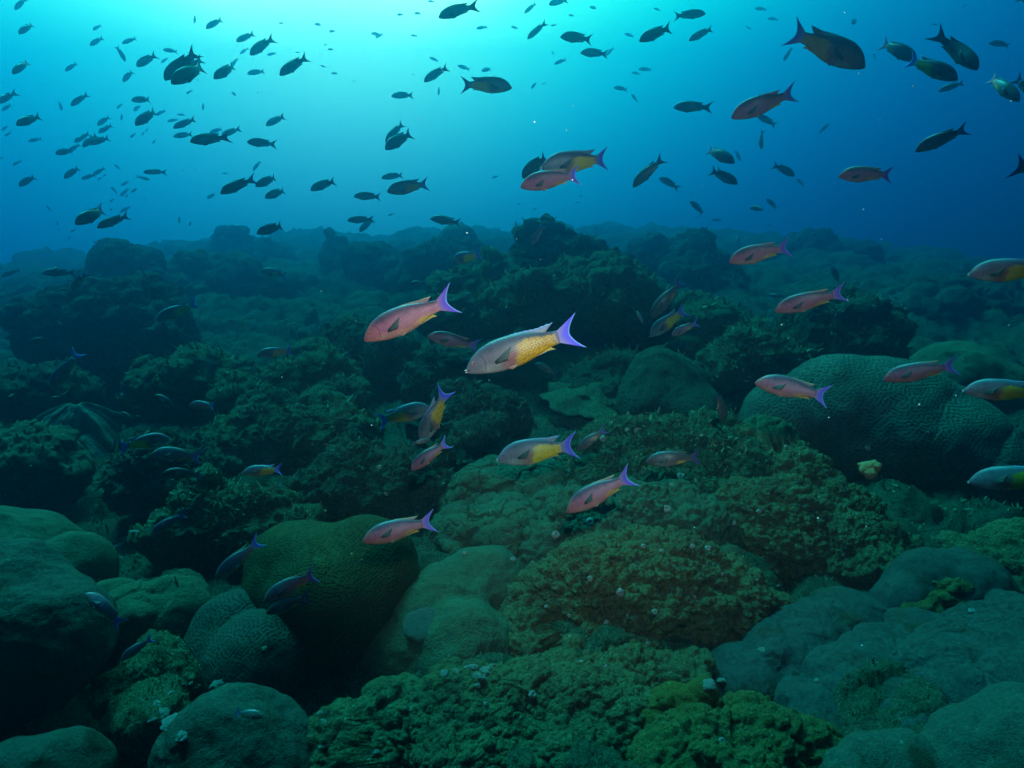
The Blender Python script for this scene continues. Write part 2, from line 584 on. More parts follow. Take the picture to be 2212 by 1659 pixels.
coral('lobed_coral', 'lobed grey green coral right of the green brain coral', 'lobed coral', 'lobed', 'lobed',
      [(1060, 1110, 2.62, 110), (1160, 1080, 2.70, 95), (1010, 1170, 2.45, 85), (1110, 1185, 2.40, 110), (1210, 1130, 2.50, 80)], .9, 11, 8)
coral('lobed_coral', 'smooth lobed coral below the grey green one, carrying a round shell', 'lobed coral', 'lobed', 'smooth',
      [(980, 1330, 1.98, 110), (1050, 1290, 2.05, 95), (900, 1390, 1.85, 100), (1010, 1420, 1.78, 110), (860, 1420, 1.80, 70)], .9, 12, 7)
coral('knobby_coral', 'big yellow green mound of knobby coral in the lower middle', 'knobby coral', 'knob', 'knob',
      [(1300, 1310, 1.95, 150), (1440, 1310, 2.0, 160), (1180, 1330, 1.95, 100), (1560, 1330, 1.95, 110), (1370, 1270, 2.10, 130), (1150, 1400, 1.8, 80), (1330, 1400, 1.8, 110)], 1.0, 13, 8)
coral('knobby_coral', 'low shelf of knobby coral behind the big yellow green mound', 'knobby coral', 'lobed', 'knob',
      [(1280, 1160, 2.35, 110), (1390, 1150, 2.4, 110), (1180, 1210, 2.25, 80), (1480, 1170, 2.35, 100)], .9, 14, 7)
coral('coral_ridge', 'shaggy green ridge in front of the large grooved brain coral', 'coral ridge', 'turf', 'turf',
      [(1330, 1000, 2.95, 90), (1430, 1000, 2.95, 105), (1530, 1000, 2.95, 100), (1260, 1050, 2.8, 70), (1400, 1070, 2.75, 100), (1500, 1070, 2.75, 90), (1600, 1040, 2.8, 80)], .9, 15, 8)
coral('coral_slope', 'dark crusted slope under the hollow of the large brain coral', 'coral slope', 'knob', 'knob',
      [(1650, 985, 2.95, 85), (1710, 1060, 2.75, 95), (1800, 1140, 2.55, 95), (1690, 1150, 2.45, 115), (1800, 1220, 2.35, 115), (1900, 1225, 2.35, 85), (1620, 1120, 2.55, 90)], 1.0, 16, 8)
coral('star_coral', 'narrow grey star coral ridge beside the yellow green mound', 'star coral', 'grey', 'grey',
      [(1620, 1475, 1.64, 84, (1, 1.15, .75)), (1690, 1425, 1.73, 92, (1, 1.15, .75)), (1765, 1380, 1.82, 92, (1, 1.15, .75)), (1840, 1350, 1.90, 84, (1, 1.15, .75))], .55, 17, 7, sharp=6)
coral('star_coral', 'middle ridge of grey star coral with a brown crust patch on it', 'star coral', 'grey', 'grey',
      [(1770, 1575, 1.47, 92, (1, 1.15, .75)), (1845, 1510, 1.56, 106, (1, 1.15, .75)), (1925, 1455, 1.66, 106, (1, 1.15, .75)), (2000, 1410, 1.75, 92, (1, 1.15, .75))], .55, 68, 7, sharp=6)
coral('star_coral', 'broad grey star coral running out of the right edge', 'star coral', 'grey', 'grey',
      [(1970, 1590, 1.42, 118, (1, 1.15, .75)), (2060, 1520, 1.52, 132, (1, 1.15, .75)), (2150, 1465, 1.61, 135, (1, 1.15, .75)), (2240, 1425, 1.68, 135, (1, 1.15, .75)), (2210, 1540, 1.47, 135, (1, 1.15, .75))], .6, 69, 8, sharp=6)
coral('star_coral', 'smaller smooth grey coral behind the broad grey star coral', 'star coral', 'grey', 'smooth',
      [(2010, 1290, 2.0, 90), (2090, 1300, 1.95, 95), (1950, 1310, 1.95, 60)], .7, 18, 6)
coral('crusted_rock', 'yellow green crusted rock at the right edge behind the grey corals', 'rock', 'knob', 'knob',
      [(2180, 1270, 2.1, 110), (2230, 1250, 2.1, 110), (2120, 1240, 2.2, 70)], .9, 19, 6)
coral('knobby_coral', 'wide green brown coral mass along the bottom edge', 'knobby coral', 'knob', 'knob',
      [(1000, 1590, 1.46, 130), (1150, 1580, 1.46, 140), (860, 1610, 1.44, 120), (1300, 1590, 1.44, 130), (1040, 1680, 1.36, 150), (1230, 1680, 1.35, 150), (760, 1660, 1.38, 110)], .7, 20, 8)
coral('knobby_coral', 'lumpy brown green coral right of the white crust near the bottom', 'knobby coral', 'knob', 'knob',
      [(1230, 1510, 1.58, 100), (1340, 1500, 1.60, 105), (1450, 1510, 1.6, 90), (1200, 1560, 1.5, 80)], .8, 21, 7)
coral('yellow_sponge', 'mustard yellow lump near the bottom edge', 'sponge', 'yellow', 'lobed',
      [(1410, 1552, 1.40, 60, (1.2, 1, .8)), (1470, 1540, 1.40, 64, (1.2, 1, .8)), (1535, 1535, 1.42, 44, (1.2, 1, .7))], .45, 22, 7, sub=5)
coral('knobby_coral', 'golden brown knobby coral at the bottom edge below the mustard lump', 'knobby coral', 'golden', 'knob',
      [(1520, 1640, 1.28, 95), (1640, 1635, 1.28, 100), (1760, 1650, 1.28, 80), (1440, 1680, 1.25, 80), (1600, 1700, 1.22, 110)], .7, 23, 7)
coral('boulder_coral', 'pale smooth coral in the bottom right corner', 'boulder coral', 'smooth', 'smooth',
      [(2140, 1660, 1.20, 110), (2250, 1640, 1.2, 120), (2060, 1700, 1.18, 80)], .5, 24, 6)
coral('boulder_coral', 'pale smooth coral left of the bottom right corner, cut by the bottom edge', 'boulder coral', 'smooth', 'smooth',
      [(1900, 1680, 1.20, 80), (1960, 1680, 1.20, 80), (1830, 1700, 1.18, 60)], .5, 25, 6)
coral('boulder_coral', 'dim coral cut by the bottom edge in the left corner', 'boulder coral', 'smooth', 'smooth',
      [(130, 1690, 1.25, 90), (30, 1720, 1.22, 90)], .5, 26, 6)
coral('rubble_mound', 'dark shaggy rubble below the low olive coral', 'rubble mound', 'turf', 'turf',
      [(330, 1440, 1.62, 60), (280, 1480, 1.55, 60), (380, 1470, 1.6, 50), (320, 1560, 1.45, 70)], .6, 27, 6)
coral('crust_patch', 'brown knobby crust patch growing on the middle grey ridge', 'crust', 'knob', 'knob',
      [(1885, 1470, 1.60, 44, (1, 1, .5)), (1850, 1500, 1.56, 34, (1, 1, .5))], .35, 66, 6)
coral('crust_patch', 'brown crust along the gap between the two grey corals', 'crust', 'golden', 'knob',
      [(2000, 1310, 1.88, 40, (1.3, 1, .5)), (2060, 1290, 1.88, 34, (1.3, 1, .5))], .35, 67, 6)
coral('orange_sponge', 'small orange sponge in the dark hollow of the grooved brain coral', 'sponge', 'orange', 'knob',
      [(1872, 1012, 2.42, 15), (1888, 1006, 2.42, 14), (1880, 1022, 2.40, 13)], .25, 28, 5)

# --- the mid-distance mounds
coral('coral_mound', 'tall dark central mound rising against the blue water', 'coral mound', 'dark', 'rough',
      [(1190, 580, 6.30, 78), (1250, 600, 6.20, 82), (1320, 650, 6.00, 90), (1160, 530, 7.81, 36), (1210, 525, 7.81, 36), (1110, 620, 6.00, 70), (1050, 660, 5.90, 55), (1390, 680, 6.00, 66), (1440, 705, 6.00, 50)], 1.1, 31, 8)
coral('coral_mound', 'broad overhanging coral head with a black cave, below the tall central mound', 'coral mound', 'turf', 'rough',
      [(1240, 645, 5.00, 90, (1.3, 1, .75)), (1150, 660, 4.90, 80, (1.2, 1, .75)), (1330, 655, 5.00, 85, (1.2, 1, .8)), (1090, 680, 4.90, 50), (1400, 690, 5.00, 60)], .9, 32, 7)
coral('scalloped_coral', 'scalloped coral knob crowning the tall central mound', 'coral knob', 'turf', 'turf',
      [(1150, 492, 6.10, 20), (1185, 490, 6.10, 22), (1120, 505, 6.10, 16)], .8, 33, 5)
coral('coral_ledge', 'green sunlit ledge left of the cave in the central head', 'coral ledge', 'turf', 'rough',
      [(1060, 610, 5.60, 60), (990, 640, 5.40, 60), (1030, 670, 5.20, 60), (950, 690, 5.00, 50)], .8, 34, 6)
coral('dome_coral', 'pale distant dome coral left of the tall central mound', 'dome coral', 'lobed', 'smooth',
      [(990, 528, 10.37, 44)], .8, 35, 5)
coral('coral_mound', 'dim rounded mound below the pale distant dome', 'coral mound', 'dark', 'rough',
      [(940, 580, 8.78, 62), (1000, 575, 8.78, 50), (890, 610, 8.54, 45)], .8, 36, 6)
coral('coral_mound', 'dim dome shaped mound left of the one below the pale dome', 'coral mound', 'dark', 'rough',
      [(815, 590, 9.76, 64), (870, 600, 9.52, 40)], .8, 37, 6)
coral('coral_mound', 'hazy hump topped by a thin crooked knob', 'coral mound', 'dark', 'rough',
      [(735, 575, 10.98, 45), (725, 530, 10.98, 20), (715, 505, 10.98, 9), (760, 590, 10.74, 40), (740, 548, 10.98, 22)], .8, 38, 6)
coral('coral_mound', 'faint pointed peak far off left of the crooked knob', 'coral mound', 'dark', 'rough',
      [(510, 575, 13.50, 62), (505, 520, 13.50, 28), (590, 575, 13.50, 50), (440, 590, 13.50, 40)], 1.2, 39, 6)
coral('coral_mound', 'dark round topped mound in the far left background', 'coral mound', 'dark', 'rough',
      [(270, 600, 8.30, 66), (225, 640, 8.05, 55), (320, 620, 8.30, 48)], .7, 40, 6)
coral('coral_mound', 'large dark slope below the round topped mound at the left', 'coral mound', 'dark', 'rough',
      [(250, 720, 5.60, 110), (150, 720, 5.60, 85), (340, 740, 5.50, 80)], .8, 41, 7)
coral('coral_mound', 'ragged green ridge right of the round topped mound', 'coral mound', 'turf', 'rough',
      [(430, 610, 9.15, 62), (520, 620, 9.15, 62), (600, 625, 9.27, 50), (390, 650, 8.54, 55)], .9, 42, 6)
coral('coral_mound', 'faint low mound at the far left edge in the haze', 'coral mound', 'dark', 'rough',
      [(60, 680, 7.93, 55), (0, 690, 7.93, 55)], .8, 43, 5)
coral('coral_mound', 'hazy blue mound right of the central mound', 'coral mound', 'dark', 'rough',
      [(1420, 570, 10.00, 62), (1470, 580, 9.76, 60), (1370, 590, 9.76, 40)], .9, 44, 6)
coral('coral_pinnacle', 'blunt dark pinnacle standing right of the hazy blue mound', 'coral pinnacle', 'dark', 'rough',
      [(1505, 535, 9.27, 38), (1520, 580, 9.15, 52), (1545, 640, 9.03, 60), (1490, 620, 9.03, 60)], .7, 45, 6)
coral('coral_mound', 'faint far mound on the right, nearly lost in blue haze', 'coral mound', 'dark', 'rough',
      [(1750, 565, 14.03, 62), (1840, 580, 14.03, 55), (1660, 580, 14.03, 50)], 1.0, 46, 6)
coral('coral_mound', 'black blocky mound behind the large grooved brain coral', 'coral mound', 'dark', 'rough',
      [(1790, 740, 4.60, 100), (1860, 760, 4.50, 80), (1720, 770, 4.50, 70)], .6, 47, 7)
coral('dome_coral', 'dim domed coral at the right behind the large grooved brain coral', 'dome coral', 'lobed', 'smooth',
      [(2060, 840, 4.60, 95), (2140, 860, 4.50, 80)], .8, 48, 6)
coral('coral_mound', 'broad shadowy slope in the right background', 'coral mound', 'dark', 'rough',
      [(2000, 700, 7.93, 90), (2110, 700, 7.93, 90), (2220, 700, 7.93, 90)], .9, 49, 6)
coral('coral_mound', 'green topped mound right of the plate coral stack', 'coral mound', 'turf', 'rough',
      [(1520, 730, 4.80, 80), (1600, 740, 4.80, 65), (1440, 745, 4.90, 50)], .6, 50, 7)
coral('coral_mound', 'shaggy mound between the grooved brain coral and the black block', 'coral mound', 'turf', 'turf',
      [(1610, 770, 4.30, 60), (1680, 780, 4.20, 55), (1560, 800, 4.20, 50)], .9, 51, 6)
coral('coral_boulder', 'smooth dark sided boulder sloping down right of the plate coral stack', 'coral boulder', 'dark', 'smooth',
      [(1440, 850, 3.90, 95), (1490, 900, 3.70, 75), (1400, 880, 3.80, 70), (1530, 930, 3.60, 45)], .8, 52, 6)
coral('coral_rock', 'dark turf covered rock under the yellow tailed fish pair in the middle', 'rock', 'dark', 'turf',
      [(1000, 900, 3.60, 85), (1060, 920, 3.50, 80), (950, 940, 3.40, 60), (1030, 980, 3.20, 80)], .9, 53, 7)
coral('coral_rock', 'jagged rock below the pink fish in the middle', 'rock', 'turf', 'turf',
      [(760, 760, 4.90, 70), (840, 770, 4.80, 65), (690, 790, 4.70, 60)], .9, 54, 6)
coral('coral_rock', 'upright dark rock right of the jagged rock', 'rock', 'dark', 'turf',
      [(945, 800, 4.50, 55), (1010, 800, 4.50, 50), (900, 830, 4.30, 45)], .8, 55, 6)
coral('coral_mound', 'moss green mound left of the middle, lit from above', 'coral mound', 'turf', 'rough',
      [(430, 840, 4.20, 85), (350, 870, 4.10, 75), (510, 870, 4.10, 70)], .6, 56, 7)
coral('coral_mound', 'moss green mound with a flat shaggy top, centre left', 'coral mound', 'turf', 'rough',
      [(640, 850, 4.10, 75), (720, 850, 4.10, 75), (580, 900, 3.90, 70), (690, 910, 3.80, 70)], .6, 57, 7)
coral('coral_mound', 'filament covered rise below the flat shaggy mound', 'coral mound', 'turf', 'turf',
      [(560, 970, 3.35, 90), (650, 960, 3.40, 85), (740, 970, 3.35, 80), (480, 1000, 3.20, 70)], .9, 58, 7)
coral('coral_mound', 'dark overhanging boulder at the left with a shadowed mouth', 'coral mound', 'dark', 'turf',
      [(340, 1020, 2.85, 85), (410, 1030, 2.85, 75), (290, 1060, 2.75, 50)], .9, 59, 7)
coral('coral_mound', 'shaggy pale green mound above the green brain coral', 'coral mound', 'turf', 'turf',
      [(440, 1130, 2.45, 90), (530, 1130, 2.45, 85), (380, 1160, 2.35, 60), (600, 1150, 2.40, 70)], .9, 60, 7)
coral('coral_rock', 'turf covered rock between the shaggy mound and the lobed coral', 'rock', 'dark', 'turf',
      [(780, 1060, 2.75, 95), (870, 1060, 2.75, 90), (700, 1080, 2.70, 70)], .9, 61, 7)
coral('coral_rock', 'dim rock at the left edge above the round coral', 'rock', 'lobed', 'turf',
      [(60, 1010, 2.90, 90), (130, 1020, 2.90, 60), (-20, 1020, 2.9, 80)], .7, 62, 6)
coral('coral_rock', 'shadowed rock behind the leaning pale plates at the left', 'rock', 'dark', 'turf',
      [(80, 870, 3.90, 80), (20, 880, 3.90, 80), (150, 850, 4.10, 60)], .9, 63, 6)
coral('coral_rock', 'low rock at the right edge below the dim domed coral', 'rock', 'dark', 'turf',
      [(2200, 1020, 3.10, 80), (2240, 1060, 2.90, 80)], .8, 64, 6)


# --- plate corals: fans of thin shelves
def fan(cx, R0, R1, a0, a1, droop, seed, nr=26, na=90, th=0.012):
    rng = np.random.RandomState(seed)
    a = np.linspace(a0, a1, na)
    rim = R1 * (1 + .10 * np.sin(a * 5 + rng.rand() * 6) + .05 * np.sin(a * 11 + rng.rand() * 6) + .03 * np.sin(a * 23 + rng.rand() * 6))
    t = np.linspace(0, 1, nr)
    T, A = np.meshgrid(t, a, indexing='ij')
    rad = R0 + (rim[None, :] - R0) * T
    x, y = np.sin(A) * rad, -np.cos(A) * rad
    p = np.stack([x.ravel(), y.ravel(), np.full(x.size, seed * 1.0)], 1)
    z = (-droop * T ** 1.6).ravel() + .012 * fbm(p * 14, 4, seed, .6, True) + .02 * np.sin(A * 7 + seed).ravel() * T.ravel()
    top = np.stack([p[:, 0], p[:, 1], z], 1)
    bot = top - np.array([0, 0, 1.0]) * (th * (1.25 - T.ravel()) + .006)[:, None]
    n = nr * na
    idx = np.arange(n).reshape(nr, na)
    q = np.stack([idx[:-1, :-1], idx[1:, :-1], idx[1:, 1:], idx[:-1, 1:]], -1).reshape(-1, 4)
    f = [tuple(r) for r in q] + [tuple(r[::-1] + n) for r in q]
    edge = list(idx[:, 0]) + list(idx[-1, 1:]) + list(idx[::-1, -1][1:]) + list(idx[0, ::-1][1:])
    for i in range(len(edge) - 1):
        u, w = edge[i], edge[i + 1]
        f.append((u, u + n, w + n, w))
    return np.vstack([top, bot]) + np.array(cx), f


def plate_coral(label, mat, origin, plates, rz=0.0):
    root = obj('plate_coral', None, loc=tuple(origin))
    root.rotation_euler = (0, 0, rz)
    tag(root, label, 'plate coral')
    for i, (cx, r0, r1, a0, a1, dr, sd, tilt) in enumerate(plates):
        v, f = fan((0, 0, 0), r0, r1, R(a0), R(a1), dr, sd)
        o = obj('plate', mesh_from('plate', v, f, M[mat]), root, cx)
        o.rotation_euler = (R(tilt[0]), R(tilt[1]), 0)
    return root


pc = at(1340, 880, 3.95)
plate_coral('shingled stack of ruffled plate coral under the broad cave head', 'plate', pc, [
    ((0.02, 0.10, 0.20), .02, .34, -110, 110, .05, 71, (14, -4)),
    ((-.12, 0.04, 0.12), .02, .36, -105, 95, .06, 72, (12, 6)),
    ((.14, 0.02, 0.09), .02, .36, -95, 110, .06, 73, (14, -8)),
    ((-.02, -.04, 0.02), .02, .38, -105, 105, .07, 74, (10, 2)),
    ((-.20, -.06, -.06), .02, .33, -100, 90, .06, 75, (8, 6)),
    ((.16, -.08, -.08), .02, .33, -95, 105, .07, 76, (8, -6)),
    ((-.02, -.12, -.15), .02, .34, -100, 100, .07, 77, (6, 2))])
plate_coral('pale ribbed plates leaning on the dark rock at the left', 'pale', at(165, 870, 3.7), [
    ((0, 0, 0.0), .02, .26, -60, 120, .16, 81, (24, 20)),
    ((.05, -.1, -.16), .02, .25, -50, 115, .15, 82, (24, 18))])
coral('coral_boulder', 'dark core rock under the stack of plate coral', 'rock', 'dark', 'turf',
      [(1350, 850, 4.15, 95), (1280, 860, 4.15, 80), (1420, 830, 4.2, 80)], .6, 65, 6)

# ---------------------------------------------------------------- what sits on the reef
allv, allf, base = [], [], 0
for v, f in REEF:
    allv.append(v)
    allf += [tuple(int(i) + base for i in r) for r in f]
    base += len(v)
BVH = BVHTree.FromPolygons([tuple(v) for v in np.vstack(allv)], allf)
del allv, allf


def hit(px, py):
    d = Vector(tuple(ray(px, py))).normalized()
    h = BVH.ray_cast(Vector(tuple(CAMP)), d)
    return h[0], h[1], h[3]


ORD = ['leftmost', 'second from left', 'third from left', 'fourth from left', 'fifth from left', 'sixth from left', 'seventh from left', 'eighth from left', 'ninth from left', 'tenth from left', 'eleventh from left', 'twelfth from left', 'thirteenth from left', 'fourteenth from left']


def settle_labels(items):
    """items: [(object, x, y, text)] - where several share a text, tell them apart by their order"""
    by = {}
    for it in items:
        by.setdefault(it[3], []).append(it)
    for t, v in by.items():
        v.sort(key=lambda q: q[1])
        for i, it in enumerate(v):
            if len(v) == 1:
                it[0]['label'] = t
            elif i == len(v) - 1:
                it[0]['label'] = 'rightmost ' + t
            else:
                it[0]['label'] = ORD[min(i, 13)] + ' ' + t


ZONES = [('green brain coral', 720, 1250), ('lobed grey coral', 1080, 1130), ('knobby mound', 1380, 1290), ('shaggy ridge', 1430, 1000), ('crusted slope', 1760, 1120),
         ('grey star coral', 1880, 1440), ('grooved brain coral', 1900, 880), ('bottom coral mass', 1100, 1600), ('plate coral stack', 1360, 850), ('dark middle rock', 990, 930),
         ('white rubble', 350, 1540), ('left boulder', 80, 1360), ('moss green mounds', 560, 880), ('shaggy pale mound', 470, 1130), ('mustard lump', 1460, 1545)]


def zone(px, py):
    return min(ZONES, key=lambda z: (z[1] - px) ** 2 + (z[2] - py) ** 2)[0]


def bit_mesh(seed, res=3, hollow=False):
    d, f = ico(res)
    v = d * (1 + .35 * fbm(d * 1.6 + seed * 3.3, 3, seed))[:, None]
    if not hollow:
        v = v * (1 + .5 * (worley(d * 2.2 + seed, seed)[0] - .5))[:, None] + .08 * fbm(d * 7, 3, seed)[:, None] * d
    if hollow:                   # a cup with an open mouth
        rr = np.sqrt(v[:, 0] ** 2 + v[:, 1] ** 2)
        v[:, 2] = np.where((v[:, 2] > .3) & (rr < .42), .25, v[:, 2])
    return v, f


PALE = [(1698, 966), (1516, 941), (1451, 1047), (1275, 1127), (1530, 1185), (1430, 1190), (1355, 1330), (1415, 1322), (1340, 1280), (1275, 1250), (1390, 1180), (1200, 1155), (1005, 1195),
        (1108, 1208), (1180, 1310), (1560, 1240), (1470, 1030), (1320, 914), (1303, 948), (1377, 930), (1355, 928), (1640, 1105), (1255, 1430), (1495, 1180), (1585, 1130), (1875, 968),
        (1230, 1330), (1310, 1345), (1500, 1290), (1400, 1390), (820, 1010), (835, 1066), (1560, 1600), (1310, 1440), (1150, 1500), (1050, 1520), (1765, 1470), (2100, 1320), (1440, 1100)]
cup = mesh_from('barnacle', *bit_mesh(3, 3, True), coral_mat('barnacle_shell', (.30, .36, .33), (.42, .48, .44), (.2, .2, .16), 1.2, 6, .4))
items = []
rng = random.Random(4)
for px, py in PALE:
    p, n, d = hit(px, py)
    if p is None:
        continue
    o = obj('barnacle', cup, loc=tuple(p))
    s = (6 if rng.random() < .7 else 9) * rng.uniform(.6, 1.05) * d / F
    o.scale = (s, s, s * .8)
    o.rotation_euler = (n * .8 + Vector((0, -.3, .2))).to_track_quat('Z', 'Y').to_euler()
    tag(o, None, 'barnacle', 'pale barnacles on the corals')
    items.append((o, px, py, 'small pale barnacle on the %s' % zone(px, py)))
settle_labels(items)

# the round shell on the lobed coral
p, n, d = hit(915, 1350)
v, f = ico(5)
v = v.copy()
rr = np.sqrt(v[:, 0] ** 2 + v[:, 1] ** 2)
v[:, 2] = v[:, 2] * .35 + .012 * np.sin(rr * 40) * (v[:, 2] > 0) - .18 * (v[:, 2] > .5) * (1 - rr)
v *= (1 + .08 * fbm(v * 3, 3, 8))[:, None]
o = obj('scallop_shell', mesh_from('scallop_shell', v, f, M['pale']), loc=tuple(p))
s = 42 * d / F
o.scale = (s, s * .85, s * .8)
o.rotation_euler = Vector((0.1, -.55, .8)).to_track_quat('Z', 'Y').to_euler()
tag(o, 'round grey ridged shell lying on the smooth lobed coral', 'shell')

# bleached rubble
RUB = [(355, 1540, 14), (370, 1560, 22), (395, 1590, 16), (340, 1520, 12), (365, 1500, 9), (470, 1476, 16), (410, 1475, 7), (330, 1555, 10), (1018, 1442, 18), (1035, 1462, 20), (1050, 1450, 16),
       (985, 1450, 13), (960, 1455, 10), (1030, 1480, 13), (1060, 1440, 12), (1645, 1405, 9), (812, 1623, 9), (700, 1560, 10), (270, 1165, 15), (255, 1180, 12), (290, 1150, 10), (262, 1205, 9), (570, 1400, 7), (700, 1612, 12), (1530, 1480, 16), (1560, 1470, 14), (690, 1540, 9)]
items = []
rub = [mesh_from('rubble_piece', *bit_mesh(20 + i, 4), M['rubble']) for i in range(4)]
for i, (px, py, w) in enumerate(RUB):
    p, n, d = hit(px, py)
    if p is None:
        continue
    o = obj('rubble_piece', rub[i % 4], loc=tuple(p))
    s = .85 * w * d / F
    o.scale = (s, s * rng.uniform(.4, .9), s * .38)
    o.rotation_euler = (rng.uniform(-.4, .4), rng.uniform(-.4, .4), rng.uniform(0, 6))
    tag(o, None, 'rubble', 'bleached rubble pieces')
    items.append((o, px, py, '%s piece of bleached white rubble by the %s' % ('larger' if w > 11 else 'small', zone(px, py))))
settle_labels(items)


# ---------------------------------------------------------------- fish
PX = np.array([0, .012, .03, .08, .15, .25, .35, .45, .55, .65, .72, .78, .82])
TOP = np.array([-.026, -.008, .014, .058, .096, .124, .130, .127, .112, .086, .064, .052, .050])
BOT = np.array([-.038, -.048, -.058, -.076, -.093, -.112, -.118, -.116, -.100, -.072, -.055, -.048, -.047])
WID = np.array([.003, .012, .020, .036, .050, .062, .064, .060, .050, .036, .024, .015, .008])


def prof(x):
    return np.interp(x, PX, TOP), np.interp(x, PX, BOT), np.interp(x, PX, WID)


def sm(a, x):
    xs = np.linspace(0, .82, 200)
    y = np.interp(xs, PX, a)
    k = np.ones(13) / 13
    ys = np.convolve(np.pad(y, 6, mode='edge'), k, 'valid')
    return np.where(x < .04, np.interp(x, PX, a), np.interp(x, xs, ys))


def bend_v(v, b):
    """v in fish space (x 0 snout .. 1 tail): bend sideways; then snout to +X about the middle"""
    v = np.asarray(v, float).copy()
    t = np.clip(v[:, 0] - .35, 0, 1)
    v[:, 1] = v[:, 1] + b * t * t - b * .12 * np.clip(.3 - v[:, 0], 0, 1)
    v[:, 0] = .5 - v[:, 0]
    return v


def uv_mesh(name, v, f, uv, mats, smooth=True):
    me = mesh_from(name, v, f, mats, smooth)
    L = me.uv_layers.new(name='UVMap')
    vi = np.zeros(len(me.loops), dtype=np.int32)
    me.loops.foreach_get('vertex_index', vi)
    L.data.foreach_set('uv', uv[vi].astype(np.float32).ravel())
    return me


def body_geo(nx, na, deep=1.12):
    x = np.concatenate([np.linspace(0, 1, nx) ** 1.35 * .815])
    t, b, w = sm(TOP, x) * deep, sm(BOT, x) * deep, sm(WID, x)
    v, uv = [], []
    for i in range(nx):
        c, h = (t[i] + b[i]) / 2, (t[i] - b[i]) / 2
        for j in range(na):
            a = 2 * math.pi * j / na
            sa, ca = math.sin(a), math.cos(a)
            y = w[i] * math.copysign(abs(ca) ** .9, ca)
            z = c + h * math.copysign(abs(sa) ** 1.0, sa)
            v.append((x[i], y, z))
            uv.append((x[i], (z - b[i]) / max(t[i] - b[i], 1e-5)))
    f = []
    for i in range(nx - 1):
        for j in range(na):
            k = (j + 1) % na
            f.append((i * na + j, i * na + k, (i + 1) * na + k, (i + 1) * na + j))
    f.append(tuple(range(na))[::-1])
    f.append(tuple((nx - 1) * na + j for j in range(na)))
    return np.array(v), f, np.array(uv)


def fin_geo(base, outer, ns, th, y0=None, flare=0.0, frill=0.0):
    """base, outer: lists of (x, z) points of equal length"""
    B, O = np.array(base, float), np.array(outer, float)
    nt_ = len(B)
    v, uv = [], []
    for side in (1, -1):
        for i in range(ns):
            s = i / (ns - 1)
            for j in range(nt_):
                q = B[j] * (1 - s) + O[j] * s
                if frill and i == ns - 1:
                    q = q + (O[j] - B[j]) * frill * (.5 if j % 2 else -.5)
                y = side * th * (1.08 - s)
                if y0 is not None:
                    y += y0 + flare * s
                v.append((q[0], y, q[1]))
                uv.append((s, j / (nt_ - 1)))
    n = ns * nt_
    f = []
    for i in range(ns - 1):
        for j in range(nt_ - 1):
            a = i * nt_ + j
            f.append((a, a + 1, a + 1 + nt_, a + nt_))
            f.append((n + a + nt_, n + a + 1 + nt_, n + a + 1, n + a))
    idx = np.arange(n).reshape(ns, nt_)
    e = list(idx[0, :]) + list(idx[1:, -1]) + list(idx[-1, ::-1][1:]) + list(idx[::-1, 0][1:])
    for a, b in zip(e[:-1], e[1:]):
        f.append((a, a + n, b + n, b))
    return np.array(v), f, np.array(uv)


def tail_geo(nt_=15, ns=7, fork=.10, span=.165):
    t = np.linspace(-1, 1, nt_)
    base = [(.795, .046 * q) for q in t]
    outer = [(.905 + (.1 * (fork / .1)) * abs(q) ** 1.8, span * q * (.85 + .15 * abs(q))) for q in t]
    return fin_geo(base, outer, ns, .0065, frill=0)


def dorsal_geo(n=22, male=False):
    x = np.linspace(.20, .70, n)
    t = np.interp(x, PX, TOP)
    u = (x - .20) / .5
    hgt = .004 + .014 * np.clip(u * 4, 0, 1) + (.016 if male else .010) * u + (.036 if male else .018) * np.clip((u - .78) / .22, 0, 1)
    base = list(zip(x, t - .012))
    outer = list(zip(x + .015 + (.085 if male else .060) * u ** 3, t + hgt))
    return fin_geo(base, outer, 4, .0035, frill=.10 if male else .03)


def anal_geo(n=14):
    x = np.linspace(.50, .71, n)
    b = np.interp(x, PX, BOT)
    u = (x - .50) / .21
    base = list(zip(x, b + .010))
    outer = list(zip(x + .02 + .03 * u ** 2, b - .004 - .022 * u - .012 * np.clip((u - .8) / .2, 0, 1)))
    return fin_geo(base, outer, 4, .0035, frill=.08)


def pelvic_geo(side):
    base = [(.285, -.098), (.31, -.102), (.33, -.104)]
    outer = [(.38, -.150), (.41, -.140), (.43, -.122)]
    return fin_geo(base, outer, 4, .003, y0=side * .022, flare=side * .02)


def pectoral_geo(side, out=.035):
    base = [(.262, -.030), (.258, -.045), (.262, -.062)]
    base = [(.262 + .004 * abs(q), -.034 - .014 * (q + 1)) for q in np.linspace(-1, 1, 7)]
    outer = [(.43 - .055 * (k / 6), .045 - .100 * (k / 6) ** .8) for k in range(7)]
    return fin_geo(base, outer, 5, .003, y0=side * .060, flare=side * out)


